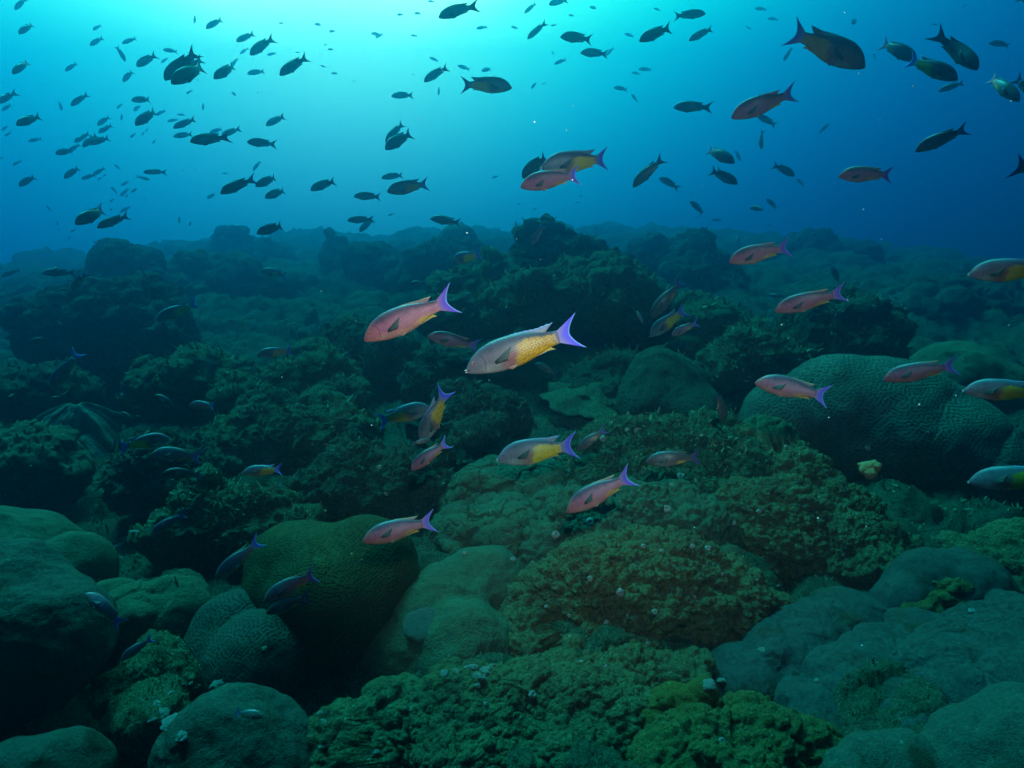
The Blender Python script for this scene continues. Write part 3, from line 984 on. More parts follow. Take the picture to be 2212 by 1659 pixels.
def fish_body_mat(name, back, flank, belly, head, male=False, scales=True, gain=1.0):
    m, nt, b = new_mat(name)
    k = NT(nt)
    uvn = k.n('ShaderNodeUVMap', uv_map='UVMap').outputs[0]
    sep = k.n('ShaderNodeSeparateXYZ', {0: uvn})
    u, v = sep.outputs[0], sep.outputs[1]
    tc = k.n('ShaderNodeTexCoord').outputs['Object']
    ns = k.noise(tc, 14, 4, 0.6)
    nf = k.noise(tc, 70, 3, 0.6)
    vv = k.math('ADD', v, k.math('MULTIPLY', k.math('SUBTRACT', ns, .5), .25))
    col = k.mix(k.ramp(vv, .10, .38), belly, flank)
    col = k.mix(k.ramp(vv, .52, .86), col, back)
    hd = k.ramp(k.math('ADD', u, k.math('MULTIPLY', k.math('SUBTRACT', ns, .5), .08)), .20, .10)
    col = k.mix(k.math('MULTIPLY', hd, .75), col, head)
    if male:
        edge = k.math('ADD', u, k.math('MULTIPLY', k.math('SUBTRACT', ns, .5), .14))
        edge = k.math('ADD', edge, k.math('MULTIPLY', v, -.10))
        lowmask = k.ramp(k.math('ADD', vv, k.math('MULTIPLY', u, -.35)), .60, .44)
        red = k.math('MULTIPLY', k.math('MULTIPLY', k.ramp(edge, .27, .36), k.ramp(edge, .50, .40)), k.ramp(vv, .62, .40))
        col = k.mix(k.math('MULTIPLY', red, .75), col, (.36, .085, .055))
        yel = k.math('MULTIPLY', k.math('MULTIPLY', k.ramp(edge, .38, .47), k.ramp(u, .83, .76)), lowmask)
        ycol = k.mix(k.ramp(nf, .4, .65), (.90, .56, .01), (.60, .26, .01))
        col = k.mix(yel, col, ycol)
        tl = k.ramp(u, .74, .84)
        col = k.mix(k.math('MULTIPLY', tl, .6), col, (.34, .27, .45))
    else:
        an = k.math('MULTIPLY', k.math('MULTIPLY', k.ramp(u, .52, .62), k.ramp(u, .74, .66)), k.ramp(vv, .32, .10))
        col = k.mix(k.math('MULTIPLY', an, .8), col, (.60, .32, .05))
    if scales:
        mp = k.n('ShaderNodeVectorMath', {0: tc, 1: (46.0, 0.0, 46.0)}, operation='MULTIPLY').outputs[0]
        mp = k.n('ShaderNodeVectorRotate', {'Vector': mp, 'Angle': R(45)}, rotation_type='Y_AXIS').outputs[0]
        sc = k.n('ShaderNodeTexVoronoi', {'Vector': mp, 'Scale': 1.0, 'Randomness': 0.10}, feature='F1', distance='CHEBYCHEV').outputs['Distance']
        rim = k.math('MULTIPLY', k.ramp(sc, .34, .48), k.ramp(u, .17, .24))
        col = k.mix(k.math('MULTIPLY', rim, k.math('MULTIPLY', .7, k.ramp(ns, .2, .7))), col, tuple(.30 * x for x in back))
        bp = k.n('ShaderNodeBump', {'Height': k.math('SUBTRACT', 1.0, sc), 'Strength': 0.15, 'Distance': 0.004})
        k.link(bp.outputs[0], b.inputs['Normal'])
    # gill cover edge and mouth line
    gx = k.math('SUBTRACT', u, k.math('ADD', .185, k.math('MULTIPLY', k.math('POWER', k.math('SUBTRACT', v, .42), 2.0), -.25)))
    gill = k.math('MULTIPLY', k.ramp(k.math('ABSOLUTE', gx), .008, .002), k.math('MULTIPLY', k.ramp(v, .10, .2), k.ramp(v, .80, .7)))
    col = k.mix(k.math('MULTIPLY', gill, .55), col, tuple(.25 * x for x in back))
    mo = k.math('MULTIPLY', k.ramp(k.math('ABSOLUTE', k.math('SUBTRACT', v, .36)), .09, .03), k.ramp(u, .05, .035))
    col = k.mix(k.math('MULTIPLY', mo, .7), col, (.05, .03, .03))
    rnd = k.n('ShaderNodeObjectInfo').outputs['Random']
    hsv = k.n('ShaderNodeHueSaturation', {'Hue': k.math('ADD', .485, k.math('MULTIPLY', rnd, .03)), 'Value': k.math('ADD', .72, k.math('MULTIPLY', rnd, .5)), 'Color': col})
    k.link(hsv.outputs[0], b.inputs['Base Color'])
    b.inputs['Roughness'].default_value = .42
    b.inputs['Specular IOR Level'].default_value = .4
    return m


def fin_mat(name, c_in, c_out, edge=None, rays=26):
    m, nt, b = new_mat(name)
    k = NT(nt)
    sep = k.n('ShaderNodeSeparateXYZ', {0: k.n('ShaderNodeUVMap', uv_map='UVMap').outputs[0]})
    s, t = sep.outputs[0], sep.outputs[1]
    col = k.mix(k.ramp(s, .05, .75), c_in, c_out)
    w = k.math('SINE', k.math('MULTIPLY', t, rays * 6.283))
    col = k.mix(k.math('MULTIPLY', k.ramp(w, .2, 1.0), .45), col, tuple(.5 * x for x in c_out))
    if edge:
        col = k.mix(k.ramp(s, .86, .97), col, edge)
    k.link(col, b.inputs['Base Color'])
    b.inputs['Roughness'].default_value = .5
    b.inputs['Specular IOR Level'].default_value = .2
    return m


def flat_mat(name, c, rough=.4, spec=.3):
    m, nt, b = new_mat(name)
    k = NT(nt)
    n = k.noise(k.n('ShaderNodeTexCoord').outputs['Object'], 60, 2, .5)
    k.link(k.mix(k.ramp(n, .3, .7), c, tuple(x * .8 for x in c)), b.inputs['Base Color'])
    b.inputs['Roughness'].default_value = rough
    b.inputs['Specular IOR Level'].default_value = spec
    return m


FM = {
    'f_body': fish_body_mat('rosy_skin', (.10, .055, .085), (.44, .125, .20), (.52, .19, .16), (.38, .10, .11)),
    'm_body': fish_body_mat('violet_yellow_skin', (.10, .095, .135), (.22, .18, .21), (.40, .36, .34), (.18, .155, .20), True),
    'd_body': fish_body_mat('silhouette_skin', (.045, .05, .055), (.08, .065, .07), (.13, .11, .10), (.055, .05, .055), False, False),  # d skin, tail and fins: backlit, unlit look put into darker colours
    'f_tail': fin_mat('rosy_violet_tail', (.38, .18, .30), (.17, .09, .60), (.22, .36, .85)),
    'm_tail': fin_mat('violet_tail', (.30, .24, .42), (.13, .08, .80), (.25, .45, .95)),
    'd_tail': fin_mat('silhouette_tail', (.09, .08, .12), (.06, .06, .20), None),
    'f_fin': fin_mat('rosy_fin', (.26, .13, .17), (.34, .17, .17), (.42, .34, .12), 20),
    'm_fin': fin_mat('blue_edged_fin', (.30, .26, .30), (.24, .24, .36), (.25, .40, .75), 20),
    'y_fin': fin_mat('yellow_fin', (.50, .26, .06), (.60, .38, .04), (.45, .45, .60), 14),
    'd_fin': fin_mat('silhouette_fin', (.10, .09, .10), (.08, .09, .08), None, 16),
    'pect': fin_mat('dark_side_fin', (.035, .04, .04), (.08, .10, .09), None, 10),
    'iris': flat_mat('eye_ring', (.55, .20, .16), .25, .5),
    'iris_d': flat_mat('dark_eye_ring', (.15, .10, .09), .25, .5),
    'pupil': flat_mat('pupil', (.006, .006, .008), .15, .5),
    'lip': flat_mat('pale_lip', (.75, .78, .76), .4, .3),
}
BENDS = (-.62, -.15, .2, .62)
_cache = {}


def cached(key, fn):
    if key not in _cache:
        _cache[key] = fn()
    return _cache[key]


def fin_mesh(name, geo, mat, b):
    v, f, uv = geo
    return uv_mesh(name, bend_v(v, b), f, uv, FM[mat])


def eye_geo(side, r, y):
    d, f = ico(3)
    v = d * np.array([r, r * .55, r]) + np.array([.088, side * y, .008])
    return v, f


PROTO = {}
DEEP = {'f': 1.18, 'm': 1.2, 'd': 1.12}


def proto(sex, bi, lod):
    """sex f / m / d (backlit silhouette in darkened colours); returns list of (name, mesh, [sub-parts])"""
    key = (sex, bi, lod)
    if key in PROTO:
        return PROTO[key]
    b = BENDS[bi]
    parts = []
    if lod == 0:                 # a fish a few pixels long: body and fins in one mesh
        vs, fs, uvs, off = [], [], [], 0
        gs = [body_geo(16, 10, DEEP[sex])]
        gs += [tail_geo(7, 3), dorsal_geo(8, sex == 'm'), anal_geo(6)]
        mi = []
        for gi, (v, f, uv) in enumerate(gs):
            vs.append(v)
            fs += [tuple(i + off for i in q) for q in f]
            mi += [1 if gi == 1 else 2 if gi else 0] * len(f)
            uvs.append(uv)
            off += len(v)
        me = uv_mesh('fish', bend_v(np.vstack(vs), b), fs, np.vstack(uvs), [FM[sex + '_body'], FM[sex + '_tail'], FM['d_fin' if sex == 'd' else 'm_fin' if sex == 'm' else 'f_fin']])
        me.polygons.foreach_set('material_index', mi)
        parts.append(('', me, []))
    else:
        nx, na = (56, 36) if lod == 2 else (30, 20)
        v, f, uv = body_geo(nx, na, DEEP[sex])
        parts.append(('body', uv_mesh('body', bend_v(v, b), f, uv, FM[sex + '_body']), []))
        parts.append(('tail_fin', fin_mesh('tail_fin', tail_geo(27 if lod == 2 else 13, 9 if lod == 2 else 5), sex + '_tail', b), []))
        parts.append(('dorsal_fin', fin_mesh('dorsal_fin', dorsal_geo(30 if lod == 2 else 16, sex == 'm'), sex + '_fin', b), []))
        parts.append(('anal_fin', fin_mesh('anal_fin', anal_geo(20 if lod == 2 else 10), 'd_fin' if sex == 'd' else 'y_fin', b), []))
        for sd in (1, -1):
            parts.append(('pelvic_fin', fin_mesh('pelvic_fin', pelvic_geo(sd), 'd_fin' if sex == 'd' else 'f_fin', b), []))
            parts.append(('pectoral_fin', fin_mesh('pectoral_fin', pectoral_geo(sd), 'pect', b), []))
            ev, ef = eye_geo(sd, .0195, .0285)
            eye = mesh_from('eye', bend_v(ev, b), ef, FM['iris_d' if sex == 'd' else 'iris'])
            sub = []
            if lod == 2:
                pv, pf = eye_geo(sd, .0115, .0335)
                sub.append(('pupil', mesh_from('pupil', bend_v(pv, b), pf, FM['pupil'])))
            parts.append(('eye', eye, sub))
        if sex == 'm':
            d, fq = ico(3)
            for dz, sx in ((-.026, .016), (-.045, .014)):
                lv = d * np.array([sx, .011, .0055]) + np.array([.004, 0, dz])
                parts.append(('lip', mesh_from('lip', bend_v(lv, b), fq, FM['lip']), []))
    PROTO[key] = parts
    return parts


FISH_ITEMS = []
OFF = {'A': (0, 0, .3737), 'B': (600, 0, .3737), 'C': (1200, 0, .3737), 'D': (1860, 0, .3737), 'E': (0, 560, .3737), 'F': (600, 560, .3737), 'G': (1200, 560, .3737),
       'H': (1860, 560, .3737), 'I': (0, 1100, .4942), 'J': (800, 1100, .4942), 'M': (1660, 1100, .4942), 'S': (0, 0, 1.0)}
S2212 = 2212 / 2560.0


def add_fish(reg, hx, hy, tx, ty, sex='d', yaw=None, L=None, d=None, bend=None, roll=0.0, note=None):
    ox, oy, k = OFF[reg]
    hx, hy, tx, ty = [(q * k + o) * S2212 for q, o in ((hx, ox), (hy, oy), (tx, ox), (ty, oy))]
    rg = random.Random(int(hx * 13 + hy * 7 + tx))
    lp = math.hypot(hx - tx, hy - ty)
    if yaw is None:
        yaw = rg.uniform(-32, 32)
    if L is None:
        L = .27 if sex != 'm' else .30
    mx, my = (hx + tx) / 2, (hy + ty) / 2
    dist = L * math.cos(R(yaw)) * F / lp if d is None else d
    cap = 15.5
    h = hit(mx, my)
    if h[0] is not None and my > 520:
        cap = min(cap, h[2] * .80)
    for qx, qy in ((hx, hy), (tx, ty)):
        h = hit(qx, qy)
        if h[0] is not None and qy > 520:
            cap = min(cap, h[2] * .86)
    dist = min(dist, cap)
    L = lp * dist / F / math.cos(R(yaw))
    rh, rt = ray(hx, hy), ray(tx, ty)
    rh, rt = rh / np.linalg.norm(rh), rt / np.linalg.norm(rt)
    dd = L / 2 * math.sin(R(yaw))
    cc = math.cos(math.atan(math.hypot(mx - 1106, my - 829.5) / F))
    dist = dist / cc ** .0
    Ph, Pt = CAMP + rh * (dist + dd), CAMP + rt * (dist - dd)
    X = Vector(tuple(Ph - Pt))
    Lw = X.length
    X.normalize()
    mid = Vector(tuple((Ph + Pt) / 2))
    view = (mid - Vector(tuple(CAMP))).normalized()
    # the back points up in the picture, square to the body
    up = view.cross(X).normalized()
    camup = Vector((0, math.sin(-PITCH), math.cos(PITCH)))
    if up.dot(camup) < 0 or (abs(up.dot(camup)) < .15 and (up.x < 0) == (hx < tx)):
        up = -up
    Y = up.cross(X).normalized()
    up = X.cross(Y)
    rot = Matrix((X, Y, up)).transposed()
    rot = rot @ Matrix.Rotation(R(roll + rg.uniform(-8, 8)), 3, 'X')
    lod = 2 if lp > 110 else 1 if lp > 52 else 0
    bi = rg.randrange(4) if bend is None else bend
    parts = proto(sex, bi, lod)
    sc = Lw
    mw = Matrix.Translation(mid) @ rot.to_4x4() @ Matrix.Diagonal((sc, sc, sc * rg.uniform(.92, 1.1), 1))
    if lod == 0:
        root = bpy.data.objects.new('fish', parts[0][1])
        COL.objects.link(root)
    else:
        root = bpy.data.objects.new('fish', None)
        root.empty_display_size = .1
        COL.objects.link(root)
        for nm, me, sub in parts:
            o = obj(nm, me, root)
            for nm2, me2 in sub:
                obj(nm2, me2, o)
    root.matrix_world = mw
    tag(root, None, 'fish', 'school of reef fish')
    # what it looks like
    size = 'tiny' if lp < 26 else 'small' if lp < 52 else 'mid sized' if lp < 110 else 'large'
    tone = {'f': 'rosy', 'm': 'yellow tailed', 'd': 'dark'}[sex]
    if sex == 'd' and dist > 9:
        tone = 'hazy'
    if note:
        FISH_ITEMS.append((root, mx, my, note))
        return root
    ang = math.degrees(math.atan2(-(hy - ty), hx - tx))
    a = abs(ang)
    if abs(yaw) > 55:
        head = 'seen end on'
    elif 60 < a < 120:
        head = 'heading steeply ' + ('up' if ang > 0 else 'down')
    else:
        head = 'facing ' + ('right' if a <= 60 else 'left')
        s = ang if a < 90 else (180 - a) * (1 if ang > 0 else -1)
        if s < -18:
            head += ' and down'
        elif s > 18:
            head += ' and up'
    if my > 560:
        z = 'near the ' + zone(mx, my)
    else:
        cxn = ['at the left edge', 'left of the glow', 'under the glow', 'in the middle blue', 'right of centre', 'at the right edge'][min(5, int(mx / 369))]
        cyn = ['high', 'upper', 'midwater', 'low'][min(3, int(my / 140))]
        z = cyn + ' ' + cxn
    FISH_ITEMS.append((root, mx, my, '%s %s fish %s, %s' % (size, tone, head, z)))
    return root


T = [
    # upper left
    ('A', 95, 65, 175, -10), ('A', 120, 225, 232, 152), ('A', 622, 200, 670, 172), ('A', 600, 303, 690, 252), ('A', 815, 290, 914, 256), ('A', 840, 410, 778, 308),
    ('A', 1090, 330, 1187, 348), ('A', 1078, 420, 1125, 386), ('A', 910, 440, 1047, 368), ('A', 78, 492, 207, 402), ('A', 433, 475, 517, 423), ('A', 820, 547, 892, 468),
    ('A', 1095, 525, 1300, 365), ('A', 1135, 550, 1402, 428), ('A', 1175, 480, 1352, 395), ('A', 1422, 520, 1597, 430), ('A', 1540, 452, 1592, 388), ('A', 1653, 490, 1768, 478),
    ('A', 1375, 187, 1490, 128), ('A', 1300, 155, 1304, 105), ('A', 1578, 275, 1702, 226), ('A', 1670, 362, 1822, 258), ('A', 1605, 362, 1657, 322), ('A', 1785, 368, 1850, 355),
    ('A', 1245, 630, 1287, 602), ('A', 1580, 642, 1543, 608), ('A', 1358, 737, 1358, 688), ('A', -25, 685, 97, 628), ('A', 10, 740, 77, 698), ('A', 415, 742, 393, 672),
    ('A', 472, 706, 585, 630), ('A', 103, 832, 282, 775), ('A', 878, 668, 1012, 668), ('A', 892, 742, 947, 700), ('A', 780, 726, 820, 695), ('A', 812, 806, 814, 758),
    ('A', 898, 832, 1062, 735), ('A', 1040, 770, 1112, 738), ('A', 1185, 765, 1242, 770), ('A', 1118, 812, 1195, 800), ('A', 1155, 852, 1317, 798), ('A', 650, 837, 732, 783),
    ('A', 658, 887, 747, 838), ('A', 498, 948, 590, 900), ('A', 368, 1025, 495, 1008), ('A', 450, 1022, 535, 965), ('A', 590, 962, 738, 922), ('A', 550, 982, 655, 898),
    ('A', 188, 945, 275, 928), ('A', 10, 872, 57, 842), ('A', 30, 912, 77, 883), ('A', 1158, 912, 1292, 898), ('A', 1272, 938, 1512, 925), ('A', 1400, 888, 1492, 862),
    ('A', 1480, 906, 1597, 864), ('A', 1653, 945, 1838, 968), ('A', 1778, 832, 1902, 778), ('A', 870, 922, 907, 892), ('A', 950, 907, 966, 878), ('A', 975, 880, 992, 858), ('A', 1020, 962, 1042, 932),
    ('A', 85, 1106, 137, 1078), ('A', -15, 1067, 27, 1053), ('A', 123, 1242, 242, 1178), ('A', 425, 1192, 537, 1117), ('A', 543, 1196, 642, 1168), ('A', 618, 1172, 698, 1127),
    ('A', 650, 1202, 682, 1188), ('A', 690, 1182, 712, 1163), ('A', 765, 1100, 810, 1140), ('A', 960, 1150, 1107, 1150), ('A', 1002, 1202, 918, 1182), ('A', 1690, 1142, 1744, 1078),
    ('A', 1488, 1160, 1524, 1160), ('A', 1473, 1287, 1692, 1200), ('A', 1703, 1240, 1872, 1182), ('A', 1768, 1320, 1925, 1265), ('A', 1385, 1327, 1450, 1288), ('A', 810, 1242, 864, 1210),
    ('A', 740, 1248, 780, 1288), ('A', 803, 1312, 857, 1267), ('A', 875, 1287, 922, 1260), ('A', 840, 1322, 857, 1297), ('A', 308, 1373, 344, 1415), ('A', 493, 1492, 738, 1392),
    ('A', 650, 1402, 682, 1353), ('A', 645, 1518, 872, 1440), ('A', 735, 1352, 767, 1328), ('A', 800, 1422, 872, 1383), ('A', 740, 1412, 752, 1383),
    ('A', 1713, 1558, 1922, 1500), ('A', 385, 1507, 386, 1478), ('A', 393, 1547, 396, 1527), ('A', 473, 1552, 512, 1528), ('A', 453, 1597, 482, 1583), ('A', 1198, 1448, 1202, 1502), ('A', 1263, 1512, 1282, 1478),
    # upper middle
    ('B', 1330, 107, 1568, 38), ('B', 1050, 98, 1092, 98), ('B', 595, 212, 639, 207), ('B', 878, 222, 945, 236), ('B', 905, 252, 957, 228), ('B', 1165, 88, 1217, 92), ('B', 1580, 190, 1657, 180),
    ('B', 1145, 237, 1187, 242), ('B', 500, 160, 552, 168), ('B', 258, 155, 292, 155), ('B', 1815, 178, 1862, 192), ('B', 1258, 8, 1302, 10), ('B', 260, 497, 458, 380), ('B', 587, 330, 627, 332),
    ('B', 560, 300, 582, 300), ('B', 373, 350, 400, 352), ('B', 538, 438, 577, 450), ('B', 610, 490, 657, 492), ('B', 753, 540, 777, 546), ('B', 1228, 543, 1396, 442), ('B', 1268, 383, 1332, 412),
    ('B', 1456, 438, 1540, 467), ('B', 1613, 473, 1692, 459), ('B', 1013, 640, 1152, 637), ('B', 1328, 637, 1331, 582), ('B', 170, 837, 304, 779), ('B', 970, 948, 1097, 822),
    ('B', 966, 992, 1158, 885), ('B', 944, 1187, 1100, 1172), ('B', 760, 1308, 944, 1318), ('B', 468, 1268, 650, 1203), ('B', 1684, 1192, 1728, 1178), ('B', 719, 1470, 887, 1470), ('B', 797, 1548, 893, 1465),
    ('B', 990, 1443, 1030, 1428), ('B', 1273, 1455, 1487, 1500),
    # upper right of the middle
    ('C', 296, 87, 378, 22), ('C', 461, 25, 578, 4), ('C', 316, 257, 438, 155), ('C', 538, 238, 748, 268), ('C', 1510, 85, 1293, 112), ('C', 1062, 267, 1290, 180),
    ('C', 1396, 267, 1560, 190), ('C', 673, 347, 852, 364), ('C', 843, 372, 897, 318), ('C', 968, 225, 1032, 247), ('C', 481, 343, 497, 372), ('C', 496, 427, 580, 398), ('C', 1062, 460, 1147, 470),
    ('C', 1016, 484, 1072, 497), ('C', 895, 582, 987, 603), ('C', 1013, 628, 1054, 682), ('C', 1298, 710, 1538, 722), ('C', 733, 45, 787, 60), ('C', 593, 100, 632, 106), ('C', 473, 172, 512, 166),
    ('C', 208, 174, 247, 191), ('C', 343, 592, 382, 548), ('C', 413, 562, 442, 554), ('C', 1163, 54, 1207, 72), ('C', 1018, 1247, 1232, 1050), ('C', 1201, 1188, 1322, 1257), ('C', 1710, 1082, 1490, 992),
    ('C', 1728, 1224, 1526, 1138), ('C', 1745, 1078, 1708, 1008), ('C', 1600, 1148, 1586, 1094), ('C', 1406, 1343, 1502, 1436), ('C', 1546, 1470, 1620, 1476), ('C', 1435, 1463, 1462, 1448), ('C', 78, 1192, 122, 1179),
    ('C', 668, 1312, 692, 1313), ('C', 355, 1405, 380, 1392), ('C', 1730, 1635, 1716, 1570), ('C', 640, 1353, 665, 1355), ('C', 1408, 1303, 1422, 1285), ('C', 250, 1362, 272, 1368),
    # upper right
    ('D', 73, 54, 152, 66), ('D', 156, 124, 232, 131), ('D', 16, 178, 47, 196), ('D', 265, 407, 322, 318), ('D', 1638, 283, 1782, 307), ('D', 1300, 607, 1478, 553), ('D', 85, 768, 215, 842),
    ('D', 565, 828, 508, 888), ('D', 340, 1173, 196, 1103), ('D', 353, 1193, 407, 1252), ('D', 150, 1328, 227, 1402), ('D', 38, 1388, 152, 1402), ('D', 1458, 52, 1492, 24), ('D', 1253, 160, 1292, 166),
    ('D', 866, 358, 880, 392), ('D', 155, 1500, 182, 1511), ('D', 1573, 452, 1295, 250), ('D', 1853, 670, 1608, 502), ('D', 2020, 690, 1800, 515), ('D', 1162, 397, 898, 280), ('D', 1990, 30, 1830, -15),
    # over the reef
    ('E', 8, 350, 132, 305), ('E', -60, 320, 25, 285), ('E', 283, 325, 493, 327), ('E', 188, 790, 362, 770), ('E', 333, 1165, 435, 1160), ('E', 1280, 1380, 1347, 1360), ('E', 400, 440, 455, 440),
    ('F', 1135, 395, 1245, 395), ('G', 650, 1512, 832, 1370), ('G', 1640, 1318, 1588, 1138), ('G', 1092, 665, 1046, 576), ('H', 632, 382, 572, 258), ('H', 165, 475, 265, 488), ('I', 1332, 1395, 1188, 1380),
    ('I', 820, 165, 1032, 178), ('F', 160, 120, 200, 90), ('F', 465, 80, 497, 75),
]
for t in T:
    add_fish(*t)
# end on
add_fish('D', 735, 165, 735, 118, yaw=62)
add_fish('D', 118, 1000, 105, 880, yaw=25, roll=40)
add_fish('F', 1278, 1445, 1148, 1470, 'd', yaw=10)

N = 'note'
# coloured fish, drawn out one by one
add_fish('F', 820, 757, 1450, 497, 'f', yaw=8, bend=2, d=1.5, note='rosy pink scaled fish facing left in the very middle, lilac tail')
add_fish('G', -100, 962, 672, 705, 'm', yaw=6, bend=1, d=1.45, note='bright fish with yellow belly and violet tail in the very middle')
add_fish('C', 268, 1238, 680, 1165, 'f', yaw=10, bend=2, d=2.3, note='purple pink fish, lowest of the trio overlapping in open blue water')
add_fish('C', 408, 1108, 875, 1060, 'm', yaw=-4, d=2.9, note='olive fish with blue tail tips, uppermost of the overlapping trio')
add_fish('C', 275, 1187, 480, 1020, 'd', yaw=30, note='dark fish half hidden behind the overlapping trio')
add_fish('D', -88, 772, 352, 625, 'f', yaw=5, d=2.7, note='large mauve fish facing left high on the right, smaller fish under it')
add_fish('D', 822, 428, 300, 215, 'm', yaw=-6, d=2.5, note='large fish with yellow flank diving right near the top right')
add_fish('D', 1438, 522, 1080, 395, 'm', yaw=-10, d=2.9, note='dark backed fish diving right, its tail over another fish, top right')
add_fish('D', 633, 1167, 1007, 1167, 'f', yaw=8, d=2.8, note='purple fish swimming level to the left in the right blue water')
add_fish('D', 1143, 1002, 1505, 858, 'f', yaw=10, d=2.9, note='brown fish with pale belly facing left at the right side')
add_fish('D', 2300, 1220, 1760, 1090, 'm', yaw=10, note='fish showing only its blue tail at the right edge')
add_fish('B', 1820, 575, 1467, 563, 'm', yaw=5, note='dark high backed fish facing right in the middle blue water')
add_fish('B', 983, 1272, 1262, 1232, 'm', yaw=5, note='dark fish with mustard flank and violet tail left of the trio')
add_fish('E', 478, 440, 572, 345, 'm', yaw=35, note='dark mustard fish turning up steeply over the dark left slope')
add_fish('F', 133, 312, 320, 345, 'm', yaw=10, note='dark mustard fish facing left over the hazy left reef')
add_fish('E', 1040, 640, 1322, 530, 'm', yaw=8, note='dim orange tailed fish facing left over the left reef')
add_fish('E', 340, 1105, 522, 855, 'f', yaw=10, note='dim rosy fish diving steeply at the left above the pale plates')
add_fish('E', 1040, 1140, 1195, 1252, 'd', yaw=15, note='dim bluish fish angled up left over the moss green mounds')
add_fish('E', 1265, 1205, 1455, 1222, 'f', yaw=20, note='dim brown red fish beside the bluish one, left reef')
add_fish('E', 818, 1255, 910, 1355, 'd', yaw=15, note='dim bluish fish above the blue tailed pair at the left')
add_fish('E', 1130, 1425, 800, 1490, 'm', yaw=-8, note='dim fish facing right with bright blue tail, left reef')
add_fish('E', 1010, 1528, 1350, 1560, 'f', yaw=8, note='dim maroon fish facing left, under the blue tailed one')
add_fish('F', 110, 872, 358, 845, 'm', yaw=8, note='dim fish with yellow rear and blue tail left of the jagged rock')
add_fish('F', 1420, 240, 1610, 205, 'm', yaw=42, note='small orange yellow fish turned away left of the tall mound')
add_fish('F', 1258, 740, 1598, 828, 'f', yaw=8, note='dim purple fish with bright blue tail between the two bright middle fish')
add_fish('F', 1280, 1222, 912, 1325, 'm', yaw=-6, bend=2, note='yellow flanked fish facing right with white edged violet tail')
add_fish('F', 1205, 1455, 1395, 1130, 'm', yaw=18, roll=-15, note='grey violet fish diving steeply beside the yellow flanked one')
add_fish('F', 1140, 1640, 1395, 1455, 'f', yaw=12, note='dim mauve fish diving left below the steep grey violet fish')
add_fish('G', 340, 142, 430, 5, 'f', yaw=15, note='small mauve fish heading down in front of the tall mound')
add_fish('H', -102, 242, 322, 145, 'f', yaw=8, note='brownish pink fish facing left over the right haze, pale tail edge')
add_fish('G', 1138, 628, 1355, 375, 'd', yaw=8, note='dark brown fish diving left above the tangled pair on the right')
add_fish('G', 1133, 745, 1385, 565, 'm', yaw=12, note='dark headed fish with yellow rear in the tangled pair')
add_fish('G', 1283, 742, 1448, 660, 'f', yaw=20, note='mauve fish with bright tail edge in the tangled pair')
add_fish('G', 112, 1560, 655, 1478, 'm', yaw=6, bend=1, note='red and yellow fish with violet tail low in the middle')
add_fish('G', 1108, 1580, 1480, 1562, 'd', yaw=6, note='dusky brown fish facing left over the shaggy ridge')
add_fish('H', 203, 570, 690, 455, 'f', yaw=6, bend=1, note='pale rosy fish with blue tail left of the right edge blackness')
add_fish('H', 76, 1045, 580, 1160, 'f', yaw=6, bend=2, note='brown rosy fish facing left with violet tail before the grooved brain coral')
add_fish('H', 928, 1028, 1440, 942, 'f', yaw=6, bend=1, note='purple rosy fish above the grooved brain coral')
add_fish('H', 1503, 320, 2110, 300, 'm', yaw=4, bend=1, d=1.8, note='dusky fish with white lips cut by the right edge')
add_fish('H', 1468, 1100, 2060, 1130, 'm', yaw=4, bend=1, d=1.8, note='rosy fish with yellow rear cut by the right edge')
add_fish('M', 1538, 200, 2060, 185, 'm', yaw=4, bend=1, d=1.8, note='blue violet fish with yellow rear cut by the right edge')
add_fish('I', 758, 475, 945, 368, 'f', yaw=10, note='dim maroon fish over the shaggy mound left of the green brain coral')
add_fish('I', 1088, 700, 1310, 515, 'f', yaw=15, note='dark rosy fish diving left beside the green brain coral')
add_fish('I', 1328, 812, 1610, 665, 'f', yaw=8, note='upper of two dim violet fish in front of the green brain coral')
add_fish('I', 1343, 872, 1570, 790, 'd', yaw=8, note='lower of two dim violet fish in front of the green brain coral')
add_fish('I', 440, 770, 612, 925, 'f', yaw=15, note='dim violet fish angled up left beside the smooth left boulder')
add_fish('I', 608, 1112, 775, 998, 'f', yaw=12, note='dim violet fish above the white rubble')
add_fish('I', 1222, 160, 1440, 152, 'm', yaw=12, note='dark fish with yellow fins left of the middle, over the reef')
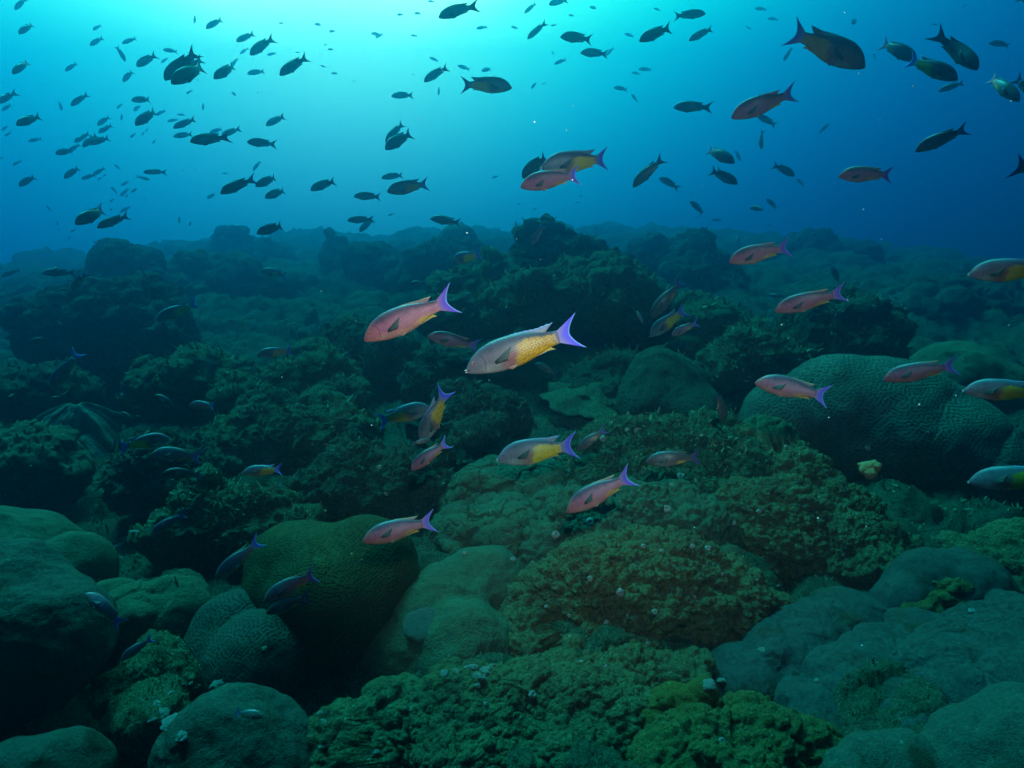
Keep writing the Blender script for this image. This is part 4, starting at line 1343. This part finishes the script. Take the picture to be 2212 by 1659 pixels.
add_fish('J', 213, 502, 585, 405, 'f', yaw=6, bend=1, note='mauve fish with blue tail over the top of the green brain coral')
add_fish('J', 1243, 352, 1590, 175, 'f', yaw=6, bend=2, note='pink scaled fish with lilac tail over the knobby coral')
add_fish('G', 370, 930, 520, 1010, 'd', yaw=10, note='dim fish in the shadow just under the bright yellow bellied fish')
settle_labels(FISH_ITEMS)

# ---------------------------------------------------------------- drifting specks in the water
vs, fs, off = [], [], 0
d, f = ico(1)
rs = np.random.RandomState(3)
for i in range(420):
    Y = rs.uniform(1.0, 7.0)
    c = at(rs.uniform(0, 2212), rs.uniform(0, 1500), Y)
    if c[2] < .35:
        continue
    vs.append(c + d * rs.uniform(.0008, .0022) * rs.uniform(.7, 1.2, (len(d), 1)))
    fs += [tuple(int(q) + off for q in r) for r in f]
    off += len(d)
sp = obj('marine_snow', mesh_from('marine_snow', np.vstack(vs), fs, flat_mat('marine_snow', (.7, .75, .72))))
tag(sp, 'pale specks drifting in the water', 'marine snow', kind='stuff')

# ---------------------------------------------------------------- the water itself
hz = bpy.data.materials.new('water_haze')
hz.use_nodes = True
hn = hz.node_tree
hn.nodes.clear()
ho = hn.nodes.new('ShaderNodeOutputMaterial')
pv = hn.nodes.new('ShaderNodeVolumePrincipled')
pv.inputs['Color'].default_value = (.006, .145, .285, 1)
pv.inputs['Absorption Color'].default_value = (0, .56, .90, 1)
pv.inputs['Density'].default_value = 0.215
pv.inputs['Anisotropy'].default_value = 0.9
hn.links.new(pv.outputs[0], ho.inputs['Volume'])
x0, x1, y0, y1, z0, z1 = -24, 24, -4, 24, -2.6, 6.6
hv = [(x, y, z) for z in (z0, z1) for y in (y0, y1) for x in (x0, x1)]
hf = [(0, 2, 3, 1), (4, 5, 7, 6), (0, 1, 5, 4), (2, 6, 7, 3), (0, 4, 6, 2), (1, 3, 7, 5)]
ho_ = obj('haze', mesh_from('haze', hv, hf, hz, False))
tag(ho_, 'blue water haze filling the scene', 'haze', kind='stuff')
